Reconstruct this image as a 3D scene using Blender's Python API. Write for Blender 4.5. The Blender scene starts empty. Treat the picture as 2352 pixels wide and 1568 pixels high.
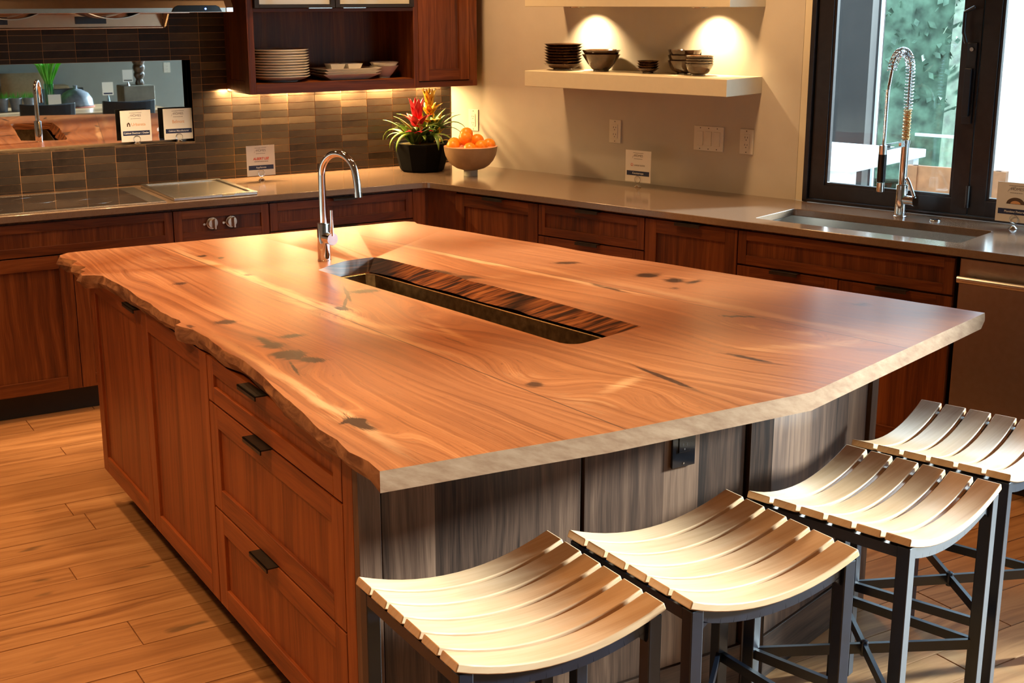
import bpy, bmesh, math, random
from mathutils import Vector, Matrix
random.seed(7)
rnd = random.uniform
S = bpy.context.scene
COL = S.collection
PI = math.pi

# ------------------------------------------------------------------ camera, world, exposure
CAM = (-3.46317817, -6.29760907, 1.79494422)
YAW, PITCH, ROLL = 0.541668895, 0.245925674, -0.00203047136
PHI = 0.308560280                      # the right-hand wall is turned this much past square
fw = Vector((math.sin(YAW)*math.cos(PITCH), math.cos(YAW)*math.cos(PITCH), -math.sin(PITCH)))
rt0 = Vector((math.cos(YAW), -math.sin(YAW), 0)); up0 = rt0.cross(fw)
rt = rt0*math.cos(ROLL)+up0*math.sin(ROLL); up = -rt0*math.sin(ROLL)+up0*math.cos(ROLL)
cam = bpy.data.cameras.new('camera'); co = bpy.data.objects.new('camera', cam); COL.objects.link(co)
M = Matrix((rt, up, -fw)).transposed().to_4x4(); M.translation = Vector(CAM); co.matrix_world = M
cam.sensor_width = 36; cam.lens = 36*2967.03/2352
cam.shift_x = 25.41/2352; cam.shift_y = -42.54/2352
cam.clip_start = 0.05; cam.clip_end = 200
S.camera = co
S.view_settings.view_transform = 'Standard'; S.view_settings.look = 'None'
S.view_settings.gamma = 1; S.view_settings.use_curve_mapping = False
S.view_settings.exposure = 0.28
S.cycles.use_denoising = True
S.cycles.max_bounces = 8; S.cycles.diffuse_bounces = 4; S.cycles.glossy_bounces = 4
S.cycles.transparent_max_bounces = 12; S.cycles.sample_clamp_indirect = 6
S.cycles.caustics_reflective = False; S.cycles.caustics_refractive = False
W = bpy.data.worlds.new('World'); S.world = W; W.use_nodes = True
bg = W.node_tree.nodes['Background']; bg.inputs[0].default_value = (0.58, 0.78, 1.0, 1); bg.inputs[1].default_value = 5.5

WARM = (1.0, 0.57, 0.25)
def light(kind, loc, power, color=WARM, size=.12, target=None, spot=None, blend=.5, name='lamp_light', size_y=None, spread=None):
    l = bpy.data.lights.new(name, kind); l.energy = power; l.color = color
    if kind == 'AREA':
        l.shape = 'DISK' if size_y is None else 'RECTANGLE'; l.size = size
        if size_y: l.size_y = size_y
        if spread: l.spread = spread
    elif kind == 'SPOT': l.shadow_soft_size = size
    if kind == 'SPOT': l.spot_size = spot; l.spot_blend = blend
    o = bpy.data.objects.new(name, l); COL.objects.link(o); o.location = loc
    if target is not None:
        o.rotation_euler = (Vector(target)-Vector(loc)).to_track_quat('-Z', 'Y').to_euler()
    return o
def fB(s, d, z=0):                     # along the right-hand wall, out from it, up
    return Vector((s*math.sin(PHI)-d*math.cos(PHI), -s*math.cos(PHI)-d*math.sin(PHI), z))
RB = -(PI/2-PHI)                       # rotation of a thing standing against that wall
CEIL = 2.75
CANS_AND_FILL = [(-2.75, -1.1, 75), (-2.1, -2.1, 50), (-1.15, -1.15, 30), (-2.75, -3.0, 75), (-1.2, -2.75, 68),
        (-0.533, -0.800, 95), (-1.9, -3.9, 16), (-3.6, -3.6, 92), (-3.1, -5.0, 50), (-0.077, -2.228, 95), (-3.7, -1.6, 50)]  # the lamp nearest the camera is added to warm slab and stools
for x, y, p in CANS_AND_FILL:
    light('SPOT', (x, y, CEIL-.02), p*1.0, size=.09, target=(x, y, 0), spot=math.radians(115), blend=.6, name='ceiling_or_fill_lamp')

sun = light('SUN', (6, -7, 3), 25, (.80, .91, 1.0), size=0, name='low_sun')
sun.data.angle = math.radians(7)
sun.rotation_euler = (-Vector((math.cos(math.radians(15))*math.sin(math.radians(74)), -math.cos(math.radians(15))*math.cos(math.radians(74)), math.sin(math.radians(15))))).to_track_quat('-Z', 'Y').to_euler()
# ------------------------------------------------------------------ node helpers
class NT:
    def __init__(s, name):
        s.mat = bpy.data.materials.new(name); s.mat.use_nodes = True
        s.t = s.mat.node_tree; s.b = s.t.nodes['Principled BSDF']
    def n(s, typ, **kw):
        nd = s.t.nodes.new(typ)
        for k, v in kw.items(): setattr(nd, k, v)
        return nd
    def put(s, sock, v):
        if isinstance(v, (int, float)): sock.default_value = v
        elif isinstance(v, (tuple, list)):
            sock.default_value = tuple(v) if len(v) != 3 or sock.type == 'VECTOR' else (*v, 1)
        else: s.t.links.new(v, sock)
    def m(s, op, a, b=0.0, c=None):
        nd = s.n('ShaderNodeMath', operation=op); s.put(nd.inputs[0], a); s.put(nd.inputs[1], b)
        if c is not None: s.put(nd.inputs[2], c)
        return nd.outputs[0]
    def obj(s): return s.n('ShaderNodeTexCoord').outputs['Object']
    def rand(s): return s.n('ShaderNodeObjectInfo').outputs['Random']
    def sep(s, v):
        nd = s.n('ShaderNodeSeparateXYZ'); s.put(nd.inputs[0], v); return nd.outputs
    def comb(s, x, y, z):
        nd = s.n('ShaderNodeCombineXYZ')
        for i, v in enumerate((x, y, z)): s.put(nd.inputs[i], v)
        return nd.outputs[0]
    def noise(s, vec, scale, detail=3, rough=.5, dist=0, out=0):
        nd = s.n('ShaderNodeTexNoise'); s.put(nd.inputs['Vector'], vec); nd.inputs['Scale'].default_value = scale
        nd.inputs['Detail'].default_value = detail; nd.inputs['Roughness'].default_value = rough; nd.inputs['Distortion'].default_value = dist
        return nd.outputs[out]
    def ramp(s, v, stops):
        nd = s.n('ShaderNodeValToRGB'); s.put(nd.inputs[0], v); cr = nd.color_ramp
        while len(cr.elements) < len(stops): cr.elements.new(.5)
        for e, (p, c) in zip(cr.elements, stops): e.position = p; e.color = (*c, 1)
        return nd.outputs[0]
    def mix(s, f, a, b, mode='MIX'):
        nd = s.n('ShaderNodeMix', data_type='RGBA', blend_type=mode)
        s.put(nd.inputs[0], f); s.put(nd.inputs[6], a); s.put(nd.inputs[7], b); return nd.outputs[2]
    def rng(s, v, a, b, c=0., d=1.):
        nd = s.n('ShaderNodeMapRange'); s.put(nd.inputs[0], v)
        for i, q in enumerate((a, b, c, d)): nd.inputs[i+1].default_value = q
        return nd.outputs[0]
    def bump(s, h, strength=.2, dist=.002):
        nd = s.n('ShaderNodeBump'); nd.inputs['Strength'].default_value = strength; nd.inputs['Distance'].default_value = dist
        s.put(nd.inputs['Height'], h); s.t.links.new(nd.outputs[0], s.b.inputs['Normal'])
    def set(s, color=None, rough=None, metal=None, **kw):
        if color is not None: s.put(s.b.inputs['Base Color'], color)
        if rough is not None: s.put(s.b.inputs['Roughness'], rough)
        if metal is not None: s.put(s.b.inputs['Metallic'], metal)
        for k, v in kw.items(): s.put(s.b.inputs[k.replace('_', ' ')], v)
        return s.mat
def simple(name, color, rough=.5, metal=0., var=.06, scale=30, bump=0., **kw):
    k = NT(name); v = k.noise(k.obj(), scale, 3)
    c = k.mix(k.rng(v, .3, .7), tuple(q*(1-var) for q in color), tuple(min(1, q*(1+var)) for q in color))
    k.set(c, rough, metal, **kw)
    if bump: k.bump(v, bump, .001)
    return k.mat

def wood(name, dark, mid, light_, axis='z', strips=.085, rough=.42, coat=.0, fine=1., stripvar=.35, spec=.30):
    """grain along axis; boards glued up side by side vary in tone"""
    k = NT(name); x, y, z = k.sep(k.obj()); r = k.rand()
    al = {'x': x, 'y': y, 'z': z}[axis]; a, b = {'x': (y, z), 'y': (x, z), 'z': (x, y)}[axis]
    cross = k.m('ADD', a, k.m('MULTIPLY', b, .6))
    off = k.m('MULTIPLY', r, 37.)
    strip = k.m('FLOOR', k.m('DIVIDE', k.m('ADD', a, k.m('MULTIPLY', r, .3)), strips))
    wn = k.n('ShaderNodeTexWhiteNoise', noise_dimensions='2D'); k.put(wn.inputs[0], k.comb(strip, r, 0)); sv = wn.outputs[0]
    wav = k.noise(k.comb(k.m('ADD', cross, sv), k.m('MULTIPLY', al, .35), off), 5, 2)
    ph = k.m('ADD', k.m('MULTIPLY', cross, 1.), k.m('MULTIPLY', wav, .08))
    g1 = k.noise(k.comb(k.m('MULTIPLY', ph, 42*fine), k.m('MULTIPLY', al, 1.3), k.m('ADD', off, sv)), 1, 4, .6)
    g2 = k.noise(k.comb(k.m('MULTIPLY', cross, 340*fine), k.m('MULTIPLY', al, 9), off), 1, 2)
    f = k.m('ADD', k.m('MULTIPLY', g1, .75), k.m('MULTIPLY', g2, .25))
    f = k.m('ADD', f, k.m('MULTIPLY', k.m('SUBTRACT', sv, .5), stripvar*.5))
    c = k.ramp(f, [(.28, dark), (.5, mid), (.74, light_)])
    k.set(c, rough, 0, Coat_Weight=coat, Coat_Roughness=.25, Specular_IOR_Level=spec); k.bump(g2, .12, .0006)
    return k.mat

CAB_D, CAB_M, CAB_L = (.042, .010, .003), (.125, .032, .007), (.24, .074, .019)
ISL_D, ISL_M, ISL_L = (.110, .024, .006), (.27, .063, .013), (.39, .108, .025)
MT = {}
MT['cab_v'] = wood('walnut_vertical', CAB_D, CAB_M, CAB_L, 'z')
MT['cab_h'] = wood('walnut_horizontal', CAB_D, CAB_M, CAB_L, 'x', strips=.4)
MT['isl_v'] = wood('island_walnut_vertical', ISL_D, ISL_M, ISL_L, 'z', stripvar=.22)
MT['isl_h'] = wood('island_walnut_horizontal', ISL_D, ISL_M, ISL_L, 'x', strips=.4, stripvar=.2)
MT['end_v'] = wood('end_walnut_vertical', (.016, .008, .005), (.085, .044, .027), (.20, .112, .068), 'z', strips=.11, stripvar=.7)
MT['end_h'] = wood('end_walnut_horizontal', (.022, .011, .007), (.105, .056, .034), (.215, .124, .075), 'x', strips=.4, stripvar=.3)
MT['slat'] = wood('maple', (.49, .28, .14), (.61, .385, .215), (.69, .47, .29), 'x', strips=.5, rough=.30, coat=.35, fine=.6, stripvar=.15)
MT['chrome'] = simple('chrome', (.82, .84, .86), .06, 1.0, .02)
MT['steel'] = simple('brushed_steel', (.60, .57, .53), .27, 1.0, .05, 60)
MT['steel_dw'] = simple('dishwasher_steel', (.30, .26, .235), .36, 1.0, .05, 40)
MT['steel_rear_warm'] = simple('hood_rear_steel_warm_reflection', (.52, .34, .22), .25, 1.0, .05, 40)  # warm reflection painted into the rear steel's colour
MT['steel_hood'] = simple('hood_steel', (.62, .55, .47), .22, 1.0, .05, 40)
MT['bronze'] = simple('aged_bronze', (.20, .125, .06), .42, .9, .35, 45, .3)
MT['brass'] = simple('brass', (.75, .52, .25), .25, 1.0, .05)
MT['black'] = simple('black_metal', (.006, .009, .018), .32, .0, .2, Specular_IOR_Level=.55)  # blue sky reflection put into the base colour
MT['blackgloss'] = simple('black_gloss', (.008, .008, .010), .12, 0, .2)
MT['frame'] = simple('dark_window_frame', (.020, .016, .018), .30, .2, .2)
MT['pull'] = simple('blackened_pull', (.030, .022, .016), .42, .5, .2)
MT['wall'] = simple('cream_paint', (.58, .535, .455), .8, 0, .03, 8, .03)
MT['wallgrey'] = simple('grey_paint', (.34, .36, .33), .85, 0, .03, 8)
MT['ceil'] = simple('darkened_ceiling', (.20, .14, .09), .9, 0, .02)  # unseen ceiling, darkened to cut haze on the slab
MT['shelf'] = simple('shelf_lacquer', (.72, .66, .50), .45, 0, .02)
MT['plastic'] = simple('ivory_plastic', (.78, .72, .60), .35, 0, .02)
MT['slot'] = simple('outlet_slot', (.08, .06, .05), .6)
MT['toe'] = simple('toe_kick', (.012, .009, .007), .6, 0, .2)
MT['china'] = simple('white_china', (.80, .78, .72), .16, 0, .02, Coat_Weight=.5)
MT['stoneware'] = simple('brown_stoneware', (.070, .035, .018), .14, 0, .5, 20, Coat_Weight=.6)
MT['bowlwood'] = simple('tan_bowl', (.36, .23, .12), .45, 0, .10, 25)
MT['bowlin'] = simple('pink_glaze', (.75, .38, .25), .3, 0, .05)
MT['foot'] = simple('pale_foot', (.62, .62, .52), .4, 0, .05)
MT['orange'] = simple('orange_peel', (.92, .30, .015), .35, 0, .08, 90, .25)
MT['pot'] = simple('black_pot', (.003, .003, .003), .85, 0, .2, Specular_IOR_Level=.1)
MT['soil'] = simple('moss', (.12, .10, .03), .9, 0, .5, 80, .5)
MT['card'] = simple('white_card', (.86, .83, .76), .5, 0, .01)
MT['navy'] = simple('navy_print', (.012, .022, .075), .5)
MT['ink'] = simple('grey_ink', (.16, .13, .12), .6)
MT['red'] = simple('red_ink', (.72, .07, .03), .6)
MT['orangeink'] = simple('orange_ink', (.75, .33, .10), .6)
MT['brownink'] = simple('brown_ink', (.10, .055, .03), .6)
MT['whiteink'] = simple('white_ink', (.9, .9, .88), .6)
MT['grout'] = simple('grout', (.42, .21, .085), .85, 0, .15, 60)
MT['blackglass'] = simple('ceramic_glass', (.030, .022, .020), .10, 0, .3, 5, Coat_Weight=.5)
MT['leather'] = simple('black_leather', (.014, .018, .026), .38, 0, .2, 60, .2)
MT['green'] = simple('stalk_green', (.10, .42, .03), .5, 0, .4, 12)
MT['cushion'] = simple('tan_cushion', (.42, .30, .16), .9, 0, .08, 40)
MT['cushion_r'] = simple('rust_cushion', (.40, .12, .09), .9, 0, .08, 40)
MT['darkclay'] = simple('blue_grey_clay', (.14, .16, .20), .30, 0, .2)
MT['stone'] = simple('pale_stone', (.30, .28, .26), .8, 0, .3, 4, .4)
MT['paver'] = simple('patio_paving', (.22, .22, .22), .8, 0, .15, 3)
MT['whitepaint'] = simple('white_paint', (.86, .88, .90), .4, 0, .02)
MT['cedar'] = simple('cedar', (.34, .15, .07), .5, 0, .25, 15)
MT['darkwall'] = simple('dark_siding', (.012, .009, .008), .7, 0, .3, 6)
MT['hedge'] = simple('hedge_leaf', (.10, .165, .105), .7, 0, .6, 9)
MT['concrete'] = simple('grey_pedestal', (.20, .18, .14), .7, 0, .2, 10)

def m_counter():
    k = NT('quartz_counter'); o = k.obj()
    a = k.noise(o, 420, 2, .7); b = k.noise(o, 60, 3)
    c = k.mix(k.rng(a, .35, .75), (.125, .082, .055), (.235, .162, .112)); c = k.mix(k.rng(b, .3, .7), c, (.185, .125, .086))
    return k.set(c, .17, 0, Coat_Weight=.3, Coat_Roughness=.1)
MT['counter'] = m_counter()
def m_mirror():
    k = NT('mirror_glass'); return k.set((.80, .82, .80), .012, 1.0)
MT['mirror'] = m_mirror()
def m_glass(name, tint=(.93, .97, .95), refl=.08):
    k = NT(name); t = k.t; t.nodes.remove(k.b)
    tr = k.n('ShaderNodeBsdfTransparent'); tr.inputs[0].default_value = (*tint, 1)
    gl = k.n('ShaderNodeBsdfGlossy'); gl.inputs['Roughness'].default_value = .01
    geo = k.n('ShaderNodeNewGeometry'); dt_ = k.n('ShaderNodeVectorMath', operation='DOT_PRODUCT')
    t.links.new(geo.outputs['Incoming'], dt_.inputs[0]); t.links.new(geo.outputs['Normal'], dt_.inputs[1])
    sch = k.m('POWER', k.m('SUBTRACT', 1., k.m('ABSOLUTE', dt_.outputs['Value'])), 5.)       # Schlick, the same from both sides
    mx = k.n('ShaderNodeMixShader'); k.put(mx.inputs[0], k.m('MINIMUM', k.m('ADD', .04*refl*12, k.m('MULTIPLY', sch, .9)), 1.))
    t.links.new(tr.outputs[0], mx.inputs[1]); t.links.new(gl.outputs[0], mx.inputs[2])
    t.links.new(mx.outputs[0], t.nodes['Material Output'].inputs[0]); return k.mat
MT['glass'] = m_glass('window_glass')
MT['vaseglass'] = m_glass('vase_glass', (.7, .85, .75), .12)
def m_frost():
    k = NT('frosted_glass'); c = k.mix(k.noise(k.obj(), 4, 2), (.62, .60, .42), (.50, .50, .38))
    return k.set(c, .25, 0, Transmission_Weight=.15, Coat_Weight=.4)
MT['frost'] = m_frost()
def m_emit(name, col, st):
    k = NT(name); return k.set((0, 0, 0), .5, 0, Emission_Color=col, Emission_Strength=st)
MT['lens'] = m_emit('lamp_lens', (1, .72, .42), 14.)
MT['led'] = m_emit('blue_led', (.08, .2, 1.), 12.)
def m_tile():
    k = NT('slate_tile'); r = k.rand(); o = k.obj(); a = k.noise(o, 22, 5, .65); b = k.noise(o, 6, 2)
    base = k.ramp(r, [(0., (.010, .006, .004)), (.3, (.020, .012, .008)), (.55, (.024, .018, .014)), (.8, (.050, .034, .021)), (1., (.095, .066, .042))])
    c = k.mix(k.rng(a, .35, .75, 0, .75), base, (.058, .040, .026)); c = k.mix(k.rng(b, .5, .8, 0, .5), c, (.009, .006, .005))
    k.set(c, k.rng(a, .3, .7, .40, .62), Specular_IOR_Level=.18); k.bump(a, .10, .001); return k.mat
MT['tile'] = m_tile()
def m_plank():
    k = NT('floor_board'); r = k.rand(); x, y, z = k.sep(k.obj())
    off = k.m('MULTIPLY', r, 53.)
    w = k.noise(k.comb(k.m('MULTIPLY', x, .6), k.m('MULTIPLY', y, 3), off), 3, 3, .55)
    g = k.noise(k.comb(k.m('MULTIPLY', x, 1.6), k.m('ADD', k.m('MULTIPLY', y, 34), k.m('MULTIPLY', w, 3.5)), off), 1, 5, .62)
    c = k.ramp(g, [(.27, (.22, .088, .030)), (.48, (.43, .205, .078)), (.7, (.58, .31, .135))])
    c = k.mix(k.rng(r, 0, 1, 0, .55), c, (.38, .19, .085), 'MULTIPLY') if False else k.mix(k.rng(r, 0, 1, .0, .45), c, (.40, .185, .070))
    kn = k.noise(k.comb(k.m('MULTIPLY', x, 2.2), k.m('MULTIPLY', y, 7.), off), 2.2, 2)
    c = k.mix(k.rng(kn, .68, .76, 0, .75), c, (.13, .07, .03))
    k.set(c, k.rng(g, .3, .7, .46, .56), 0, Specular_IOR_Level=.35); k.bump(g, .12, .001); return k.mat
MT['plank'] = m_plank()
def m_leaf(name, a, b, tip=None):
    k = NT(name); x, y, z = k.sep(k.obj()); v = k.noise(k.obj(), 14, 2)
    c = k.mix(k.rng(v, .3, .7), a, b)
    return k.set(c, .35, 0, Coat_Weight=.2)
MT['leaf'] = m_leaf('bromeliad_leaf', (.035, .11, .012), (.14, .26, .03))
MT['leafl'] = m_leaf('bromeliad_leaf_pale', (.09, .20, .015), (.22, .32, .04))
MT['bractr'] = m_leaf('red_bract', (.75, .02, .03), (.85, .05, .07))
MT['bracty'] = m_leaf('yellow_bract', (.95, .50, .02), (.98, .80, .10))

# ---- the slab: three walnut boards with burls, sapwood at the glue lines and a tapered middle board
SLO = Vector((-1.70, -2.80, .869))
DARK = [(-2.31, -2.877, 0.0203, 0.0153, -0.281, 0.9), (-2.286, -3.29, 0.0258, 0.0242, -0.372, 1.2), (-2.256, -3.369, 0.0244, 0.014, -0.807, 0.9), (-2.288, -3.187, 0.0234, 0.0226, -0.327, 0.6), (-2.209, -3.12, 0.0271, 0.014, -0.097, 0.6), (-2.29, -3.12, 0.0381, 0.0087, -1.472, 0.5), (-2.323, -3.413, 0.046, 0.002, -1.784, 0.7), (-2.369, -3.889, 0.0343, 0.0104, -1.472, 1.0), (-2.361, -3.873, 0.0081, 0.0122, -0.983, 1.2), (-2.393, -3.865, 0.0123, 0.0043, 0.546, 0.5), (-1.922, -2.833, 0.0431, 0.002, -2.05, 1.1), (-1.962, -2.898, 0.0219, 0.0106, -1.276, 0.8), (-1.809, -2.723, 0.0369, 0.0172, -0.163, 0.7), (-1.868, -2.728, 0.07, 0.0022, -1.893, 0.9), (-1.47, -2.704, 0.0295, 0.0201, -0.378, 0.9), (-1.415, -2.714, 0.0338, 0.0104, -1.196, 0.5), (-1.486, -2.59, 0.0493, 0.0304, -0.991, 0.7), (-1.022, -2.683, 0.0312, 0.0145, -0.448, 0.7), (-0.912, -2.992, 0.0274, 0.0245, -0.165, 0.8), (-0.887, -3.102, 0.0221, 0.0251, -1.016, 0.7), (-0.846, -3.151, 0.0312, 0.01, 0.356, 0.5), (-1.893, -3.84, 0.0152, 0.0157, -0.996, 0.7), (-1.597, -3.959, 0.0754, 0.005, -1.571, 0.9), (-1.309, -3.929, 0.0571, 0.0075, -1.284, 0.6), (-0.631, -3.654, 0.0328, 0.0173, -0.68, 0.35), (-0.96, -3.194, 0.0131, 0.0151, -1.34, 0.3), (-2.26, -2.312, 0.015, 0.0132, -0.227, 0.7), (-2.053, -1.907, 0.0114, 0.0123, -0.552, 0.7), (-2.007, -1.972, 0.0084, 0.0125, -0.563, 0.6), (-2.028, -2.297, 0.0132, 0.0118, -0.967, 0.5), (-2.409, -2.872, 0.0071, 0.014, 0.0, 0.6), (-1.859, -3.391, 0.0722, 0.0052, -1.503, 0.25), (-1.035, -3.58, 0.0437, 0.0078, -0.688, 0.5), (-1.134, -3.085, 0.0601, 0.0084, -1.446, 0.5)]
PALE = [(-1.117, -3.913, 0.1301, 0.0287, -0.425, 0.6), (-1.058, -3.732, 0.119, 0.0236, -1.024, 0.5), (-1.714, -3.947, 0.0738, 0.0165, 0.391, 0.75), (-1.881, -4.005, 0.0838, 0.0305, -1.262, 0.4), (-1.978, -2.882, 0.0778, 0.028, -0.96, 0.7), (-2.003, -3.014, 0.0868, 0.0211, -1.375, 0.6), (-1.929, -3.185, 0.0547, 0.0244, -1.07, 0.7), (-1.82, -3.244, 0.1352, 0.0087, -1.621, 0.6), (-1.838, -3.33, 0.1778, 0.0133, -1.308, 0.4), (-2.406, -3.822, 0.0659, 0.0108, -1.294, 0.4), (-2.05, -2.724, 0.1112, 0.0125, -1.507, 0.7), (-2.208, -1.877, 0.0818, 0.0645, -0.915, 0.35), (-1.875, -3.767, 0.0439, 0.0291, -0.707, 0.3), (-1.337, -2.763, 0.0569, 0.0317, -0.186, 0.45), (-1.124, -2.818, 0.1567, 0.014, -1.403, 0.5), (-1.26, -2.479, 0.1541, 0.0165, -1.267, 0.5), (-1.832, -2.712, 0.1024, 0.0171, -2.573, 0.5)]
def m_slab(name='live_edge_walnut', edge=False):
    k = NT(name); gx, gy, gz = k.sep(k.obj())
    X = k.m('ADD', gx, SLO.x); Y = k.m('ADD', gy, SLO.y)
    n0 = k.m('SUBTRACT', k.noise(k.comb(k.m('MULTIPLY', X, 2.2), k.m('MULTIPLY', Y, .8), gz), 1.6, 3), .5)
    kk = k.m('ADD', .09, k.m('MULTIPLY', k.m('ADD', X, 2.05), .19))
    u = k.m('ADD', X, k.m('MULTIPLY', k.m('ADD', Y, 2.8), kk))     # follows the fan of the boards
    XY = k.comb(X, Y, 0.)
    def gauss(cx, cy, sx, sy, rot=0.):
        mp = k.n('ShaderNodeMapping', vector_type='TEXTURE'); k.put(mp.inputs[0], XY)
        mp.inputs[1].default_value = (cx, cy, 0); mp.inputs[2].default_value = (0, 0, rot); mp.inputs[3].default_value = (sx*1.35, sy*1.25+.002, 1)
        dp = k.n('ShaderNodeVectorMath', operation='DOT_PRODUCT'); k.put(dp.inputs[0], mp.outputs[0]); k.put(dp.inputs[1], mp.outputs[0])
        return k.m('EXPONENT', k.m('MULTIPLY', dp.outputs['Value'], -1.))
    def field(L):
        t_ = None
        for cx, cy, sx, sy, rot, am in L:
            g = k.m('MULTIPLY', gauss(cx, cy, sx, sy, rot), am); t_ = g if t_ is None else k.m('ADD', t_, g)
        return t_
    hills = [(-1.88, -3.84, .09, .16, .55, .3), (-1.74, -3.97, .13, .10, -.5, -.5), (-1.62, -3.93, .07, .13, .3, .5),
             (-1.06, -3.84, .06, .30, .5, .3), (-1.27, -3.82, .10, .16, .35, -.5), (-1.84, -3.12, .07, .25, .7, .1),
             (-1.95, -2.90, .06, .13, -.6, .3), (-2.26, -3.26, .05, .20, -.45, .1), (-1.30, -2.72, .07, .28, .5, .2),
             (-2.36, -3.88, .03, .14, .3, .1), (-0.91, -3.0, .04, .2, .2, .1), (-2.40, -2.15, .05, .2, .3, 0),
             (-1.55, -3.6, .14, .2, .22, .3)]
    ph = k.m('ADD', k.m('MULTIPLY', u, 2.4), k.m('MULTIPLY', n0, .20)); tot = None
    for cx, cy, sx, sy, amp, rot in hills:
        g = gauss(cx, cy, sx, sy, rot); ph = k.m('ADD', ph, k.m('MULTIPLY', g, amp*.42))
        ab = k.m('MULTIPLY', g, abs(amp)); tot = ab if tot is None else k.m('ADD', tot, ab)
    bandA = k.noise(k.comb(k.m('MULTIPLY', ph, 22), k.m('MULTIPLY', Y, .55), k.m('MULTIPLY', gz, 4)), 1, 3, .55)
    bandB = k.noise(k.comb(k.m('MULTIPLY', ph, 150), k.m('MULTIPLY', Y, 1.6), k.m('MULTIPLY', gz, 6)), 1, 3, .6)
    fib = k.noise(k.comb(k.m('MULTIPLY', u, 420), k.m('MULTIPLY', Y, 9), gz), 1, 2)
    f = k.m('ADD', k.m('MULTIPLY', bandA, .52), k.m('ADD', k.m('MULTIPLY', bandB, .34), k.m('MULTIPLY', fib, .14)))
    c = k.ramp(f, [(.29, (.095, .024, .006)), (.43, (.240, .066, .017)), (.56, (.340, .103, .028)), (.71, (.50, .185, .056))])
    # board to board tone
    right = k.rng(k.m('ADD', X, k.m('MULTIPLY', k.m('ADD', Y, 2.0), .225)), -1.365, -1.355)
    left = k.rng(k.m('ADD', X, k.m('MULTIPLY', k.m('ADD', Y, 1.94), .085)), -2.10, -2.092)
    c = k.mix(k.m('MULTIPLY', right, .35), c, (.30, .115, .048), 'MIX')
    # sapwood streaks beside the glue lines
    def streak(base, slope, y0, width, off, lo, hi, amt, c):
        e = k.m('SUBTRACT', k.m('ADD', X, k.m('MULTIPLY', k.m('ADD', Y, y0), slope)), base+off)
        wob = k.m('MULTIPLY', k.m('SUBTRACT', k.noise(k.comb(0, k.m('MULTIPLY', Y, 5.), 3.3), 1, 3), .5), width*2.2)
        e = k.m('ABSOLUTE', k.m('ADD', e, wob))
        msk = k.m('MULTIPLY', k.rng(e, width*.35, width, 1, 0), k.m('MULTIPLY', k.rng(Y, lo, lo+.35), k.rng(Y, hi-.35, hi, 1, 0)))
        msk = k.m('MULTIPLY', msk, k.rng(k.noise(k.comb(k.m('MULTIPLY', u, 60), k.m('MULTIPLY', Y, 4), 0), 1, 3), .28, .50))
        return k.mix(k.m('MULTIPLY', msk, amt*.72), c, (.72, .38, .15))
    c = streak(-2.098, .085, 1.94, .030, .026, -3.35, -1.6, .85, c)
    c = streak(-1.36, .225, 2.0, .022, -.018, -3.3, -1.9, .75, c)
    c = streak(-1.36, .225, 2.0, .030, .05, -4.1, -2.9, .35, c)
    c = streak(-2.43, .02, 3.5, .022, .05, -4.2, -2.9, .7, c)
    c = streak(-2.02, .20, 3.1, .020, .0, -3.6, -2.8, .7, c)
    if not edge:
        # pale flame figure
        n1 = k.noise(k.comb(k.m('MULTIPLY', ph, 60), k.m('MULTIPLY', Y, 6), 0), 1, 4, .6)
        pm = k.rng(k.m('ADD', field(PALE), k.m('MULTIPLY', k.m('SUBTRACT', n1, .5), 1.9)), .22, .95)
        c = k.mix(k.m('MULTIPLY', pm, .65), c, (.66, .31, .11))
        # dark knots, bark pockets and checks
        n2 = k.noise(k.comb(k.m('MULTIPLY', ph, 95), k.m('MULTIPLY', Y, 24), 0), 1, 4, .65)
        dm = k.rng(k.m('ADD', k.m('MULTIPLY', field(DARK), 1.15), k.m('MULTIPLY', k.m('SUBTRACT', n2, .5), 1.5)), .14, .46)
        c = k.mix(k.m('MULTIPLY', dm, .97), c, (.020, .005, .002))
        big = k.noise(k.comb(k.m('MULTIPLY', u, 5), k.m('MULTIPLY', Y, 1.2), 2.), 1, 2)
        c = k.mix(k.rng(big, .35, .7, 0, .35), c, (.24, .085, .034))
    # glue lines
    for base, slope, y0 in ((-2.098, .085, 1.94), (-1.36, .225, 2.0)):
        e = k.m('ABSOLUTE', k.m('SUBTRACT', k.m('ADD', X, k.m('MULTIPLY', k.m('ADD', Y, y0), slope)), base))
        c = k.mix(k.rng(e, .0010, .0028, .85, 0), c, (.06, .025, .012))
    if edge:
        e1 = k.noise(k.comb(k.m('MULTIPLY', Y, 9), k.m('MULTIPLY', gz, 18), k.m('MULTIPLY', X, 9)), 1.3, 4, .6, 1.5)
        if edge == 'hole':
            wv = k.noise(k.comb(k.m('ADD', k.m('MULTIPLY', Y, 34), k.m('MULTIPLY', gz, 70)), k.m('MULTIPLY', Y, 2.2), k.m('MULTIPLY', gz, 9)), 1.6, 2, .5, .9)
            c = k.ramp(wv, [(.38, (.040, .012, .005)), (.52, (.24, .070, .020)), (.66, (.42, .15, .05))])
            bl = gauss(-1.60, -2.27, .16, .10); c = k.mix(k.m('MINIMUM', k.m('MULTIPLY', bl, 1.3), .9), c, (.012, .008, .008))
            bl = gauss(-1.42, -3.02, .08, .05); c = k.mix(k.m('MULTIPLY', bl, .8), c, (.02, .010, .008))
        elif edge == 'end':
            c = k.ramp(k.noise(k.comb(k.m('ADD', k.m('MULTIPLY', X, 24), k.m('MULTIPLY', gz, 40)), k.m('MULTIPLY', Y, 24), k.m('MULTIPLY', gz, 30)), 1, 5, .65), [(.3, (.20, .100, .05)), (.5, (.26, .145, .078)), (.72, (.33, .20, .115))])
        else:
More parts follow.
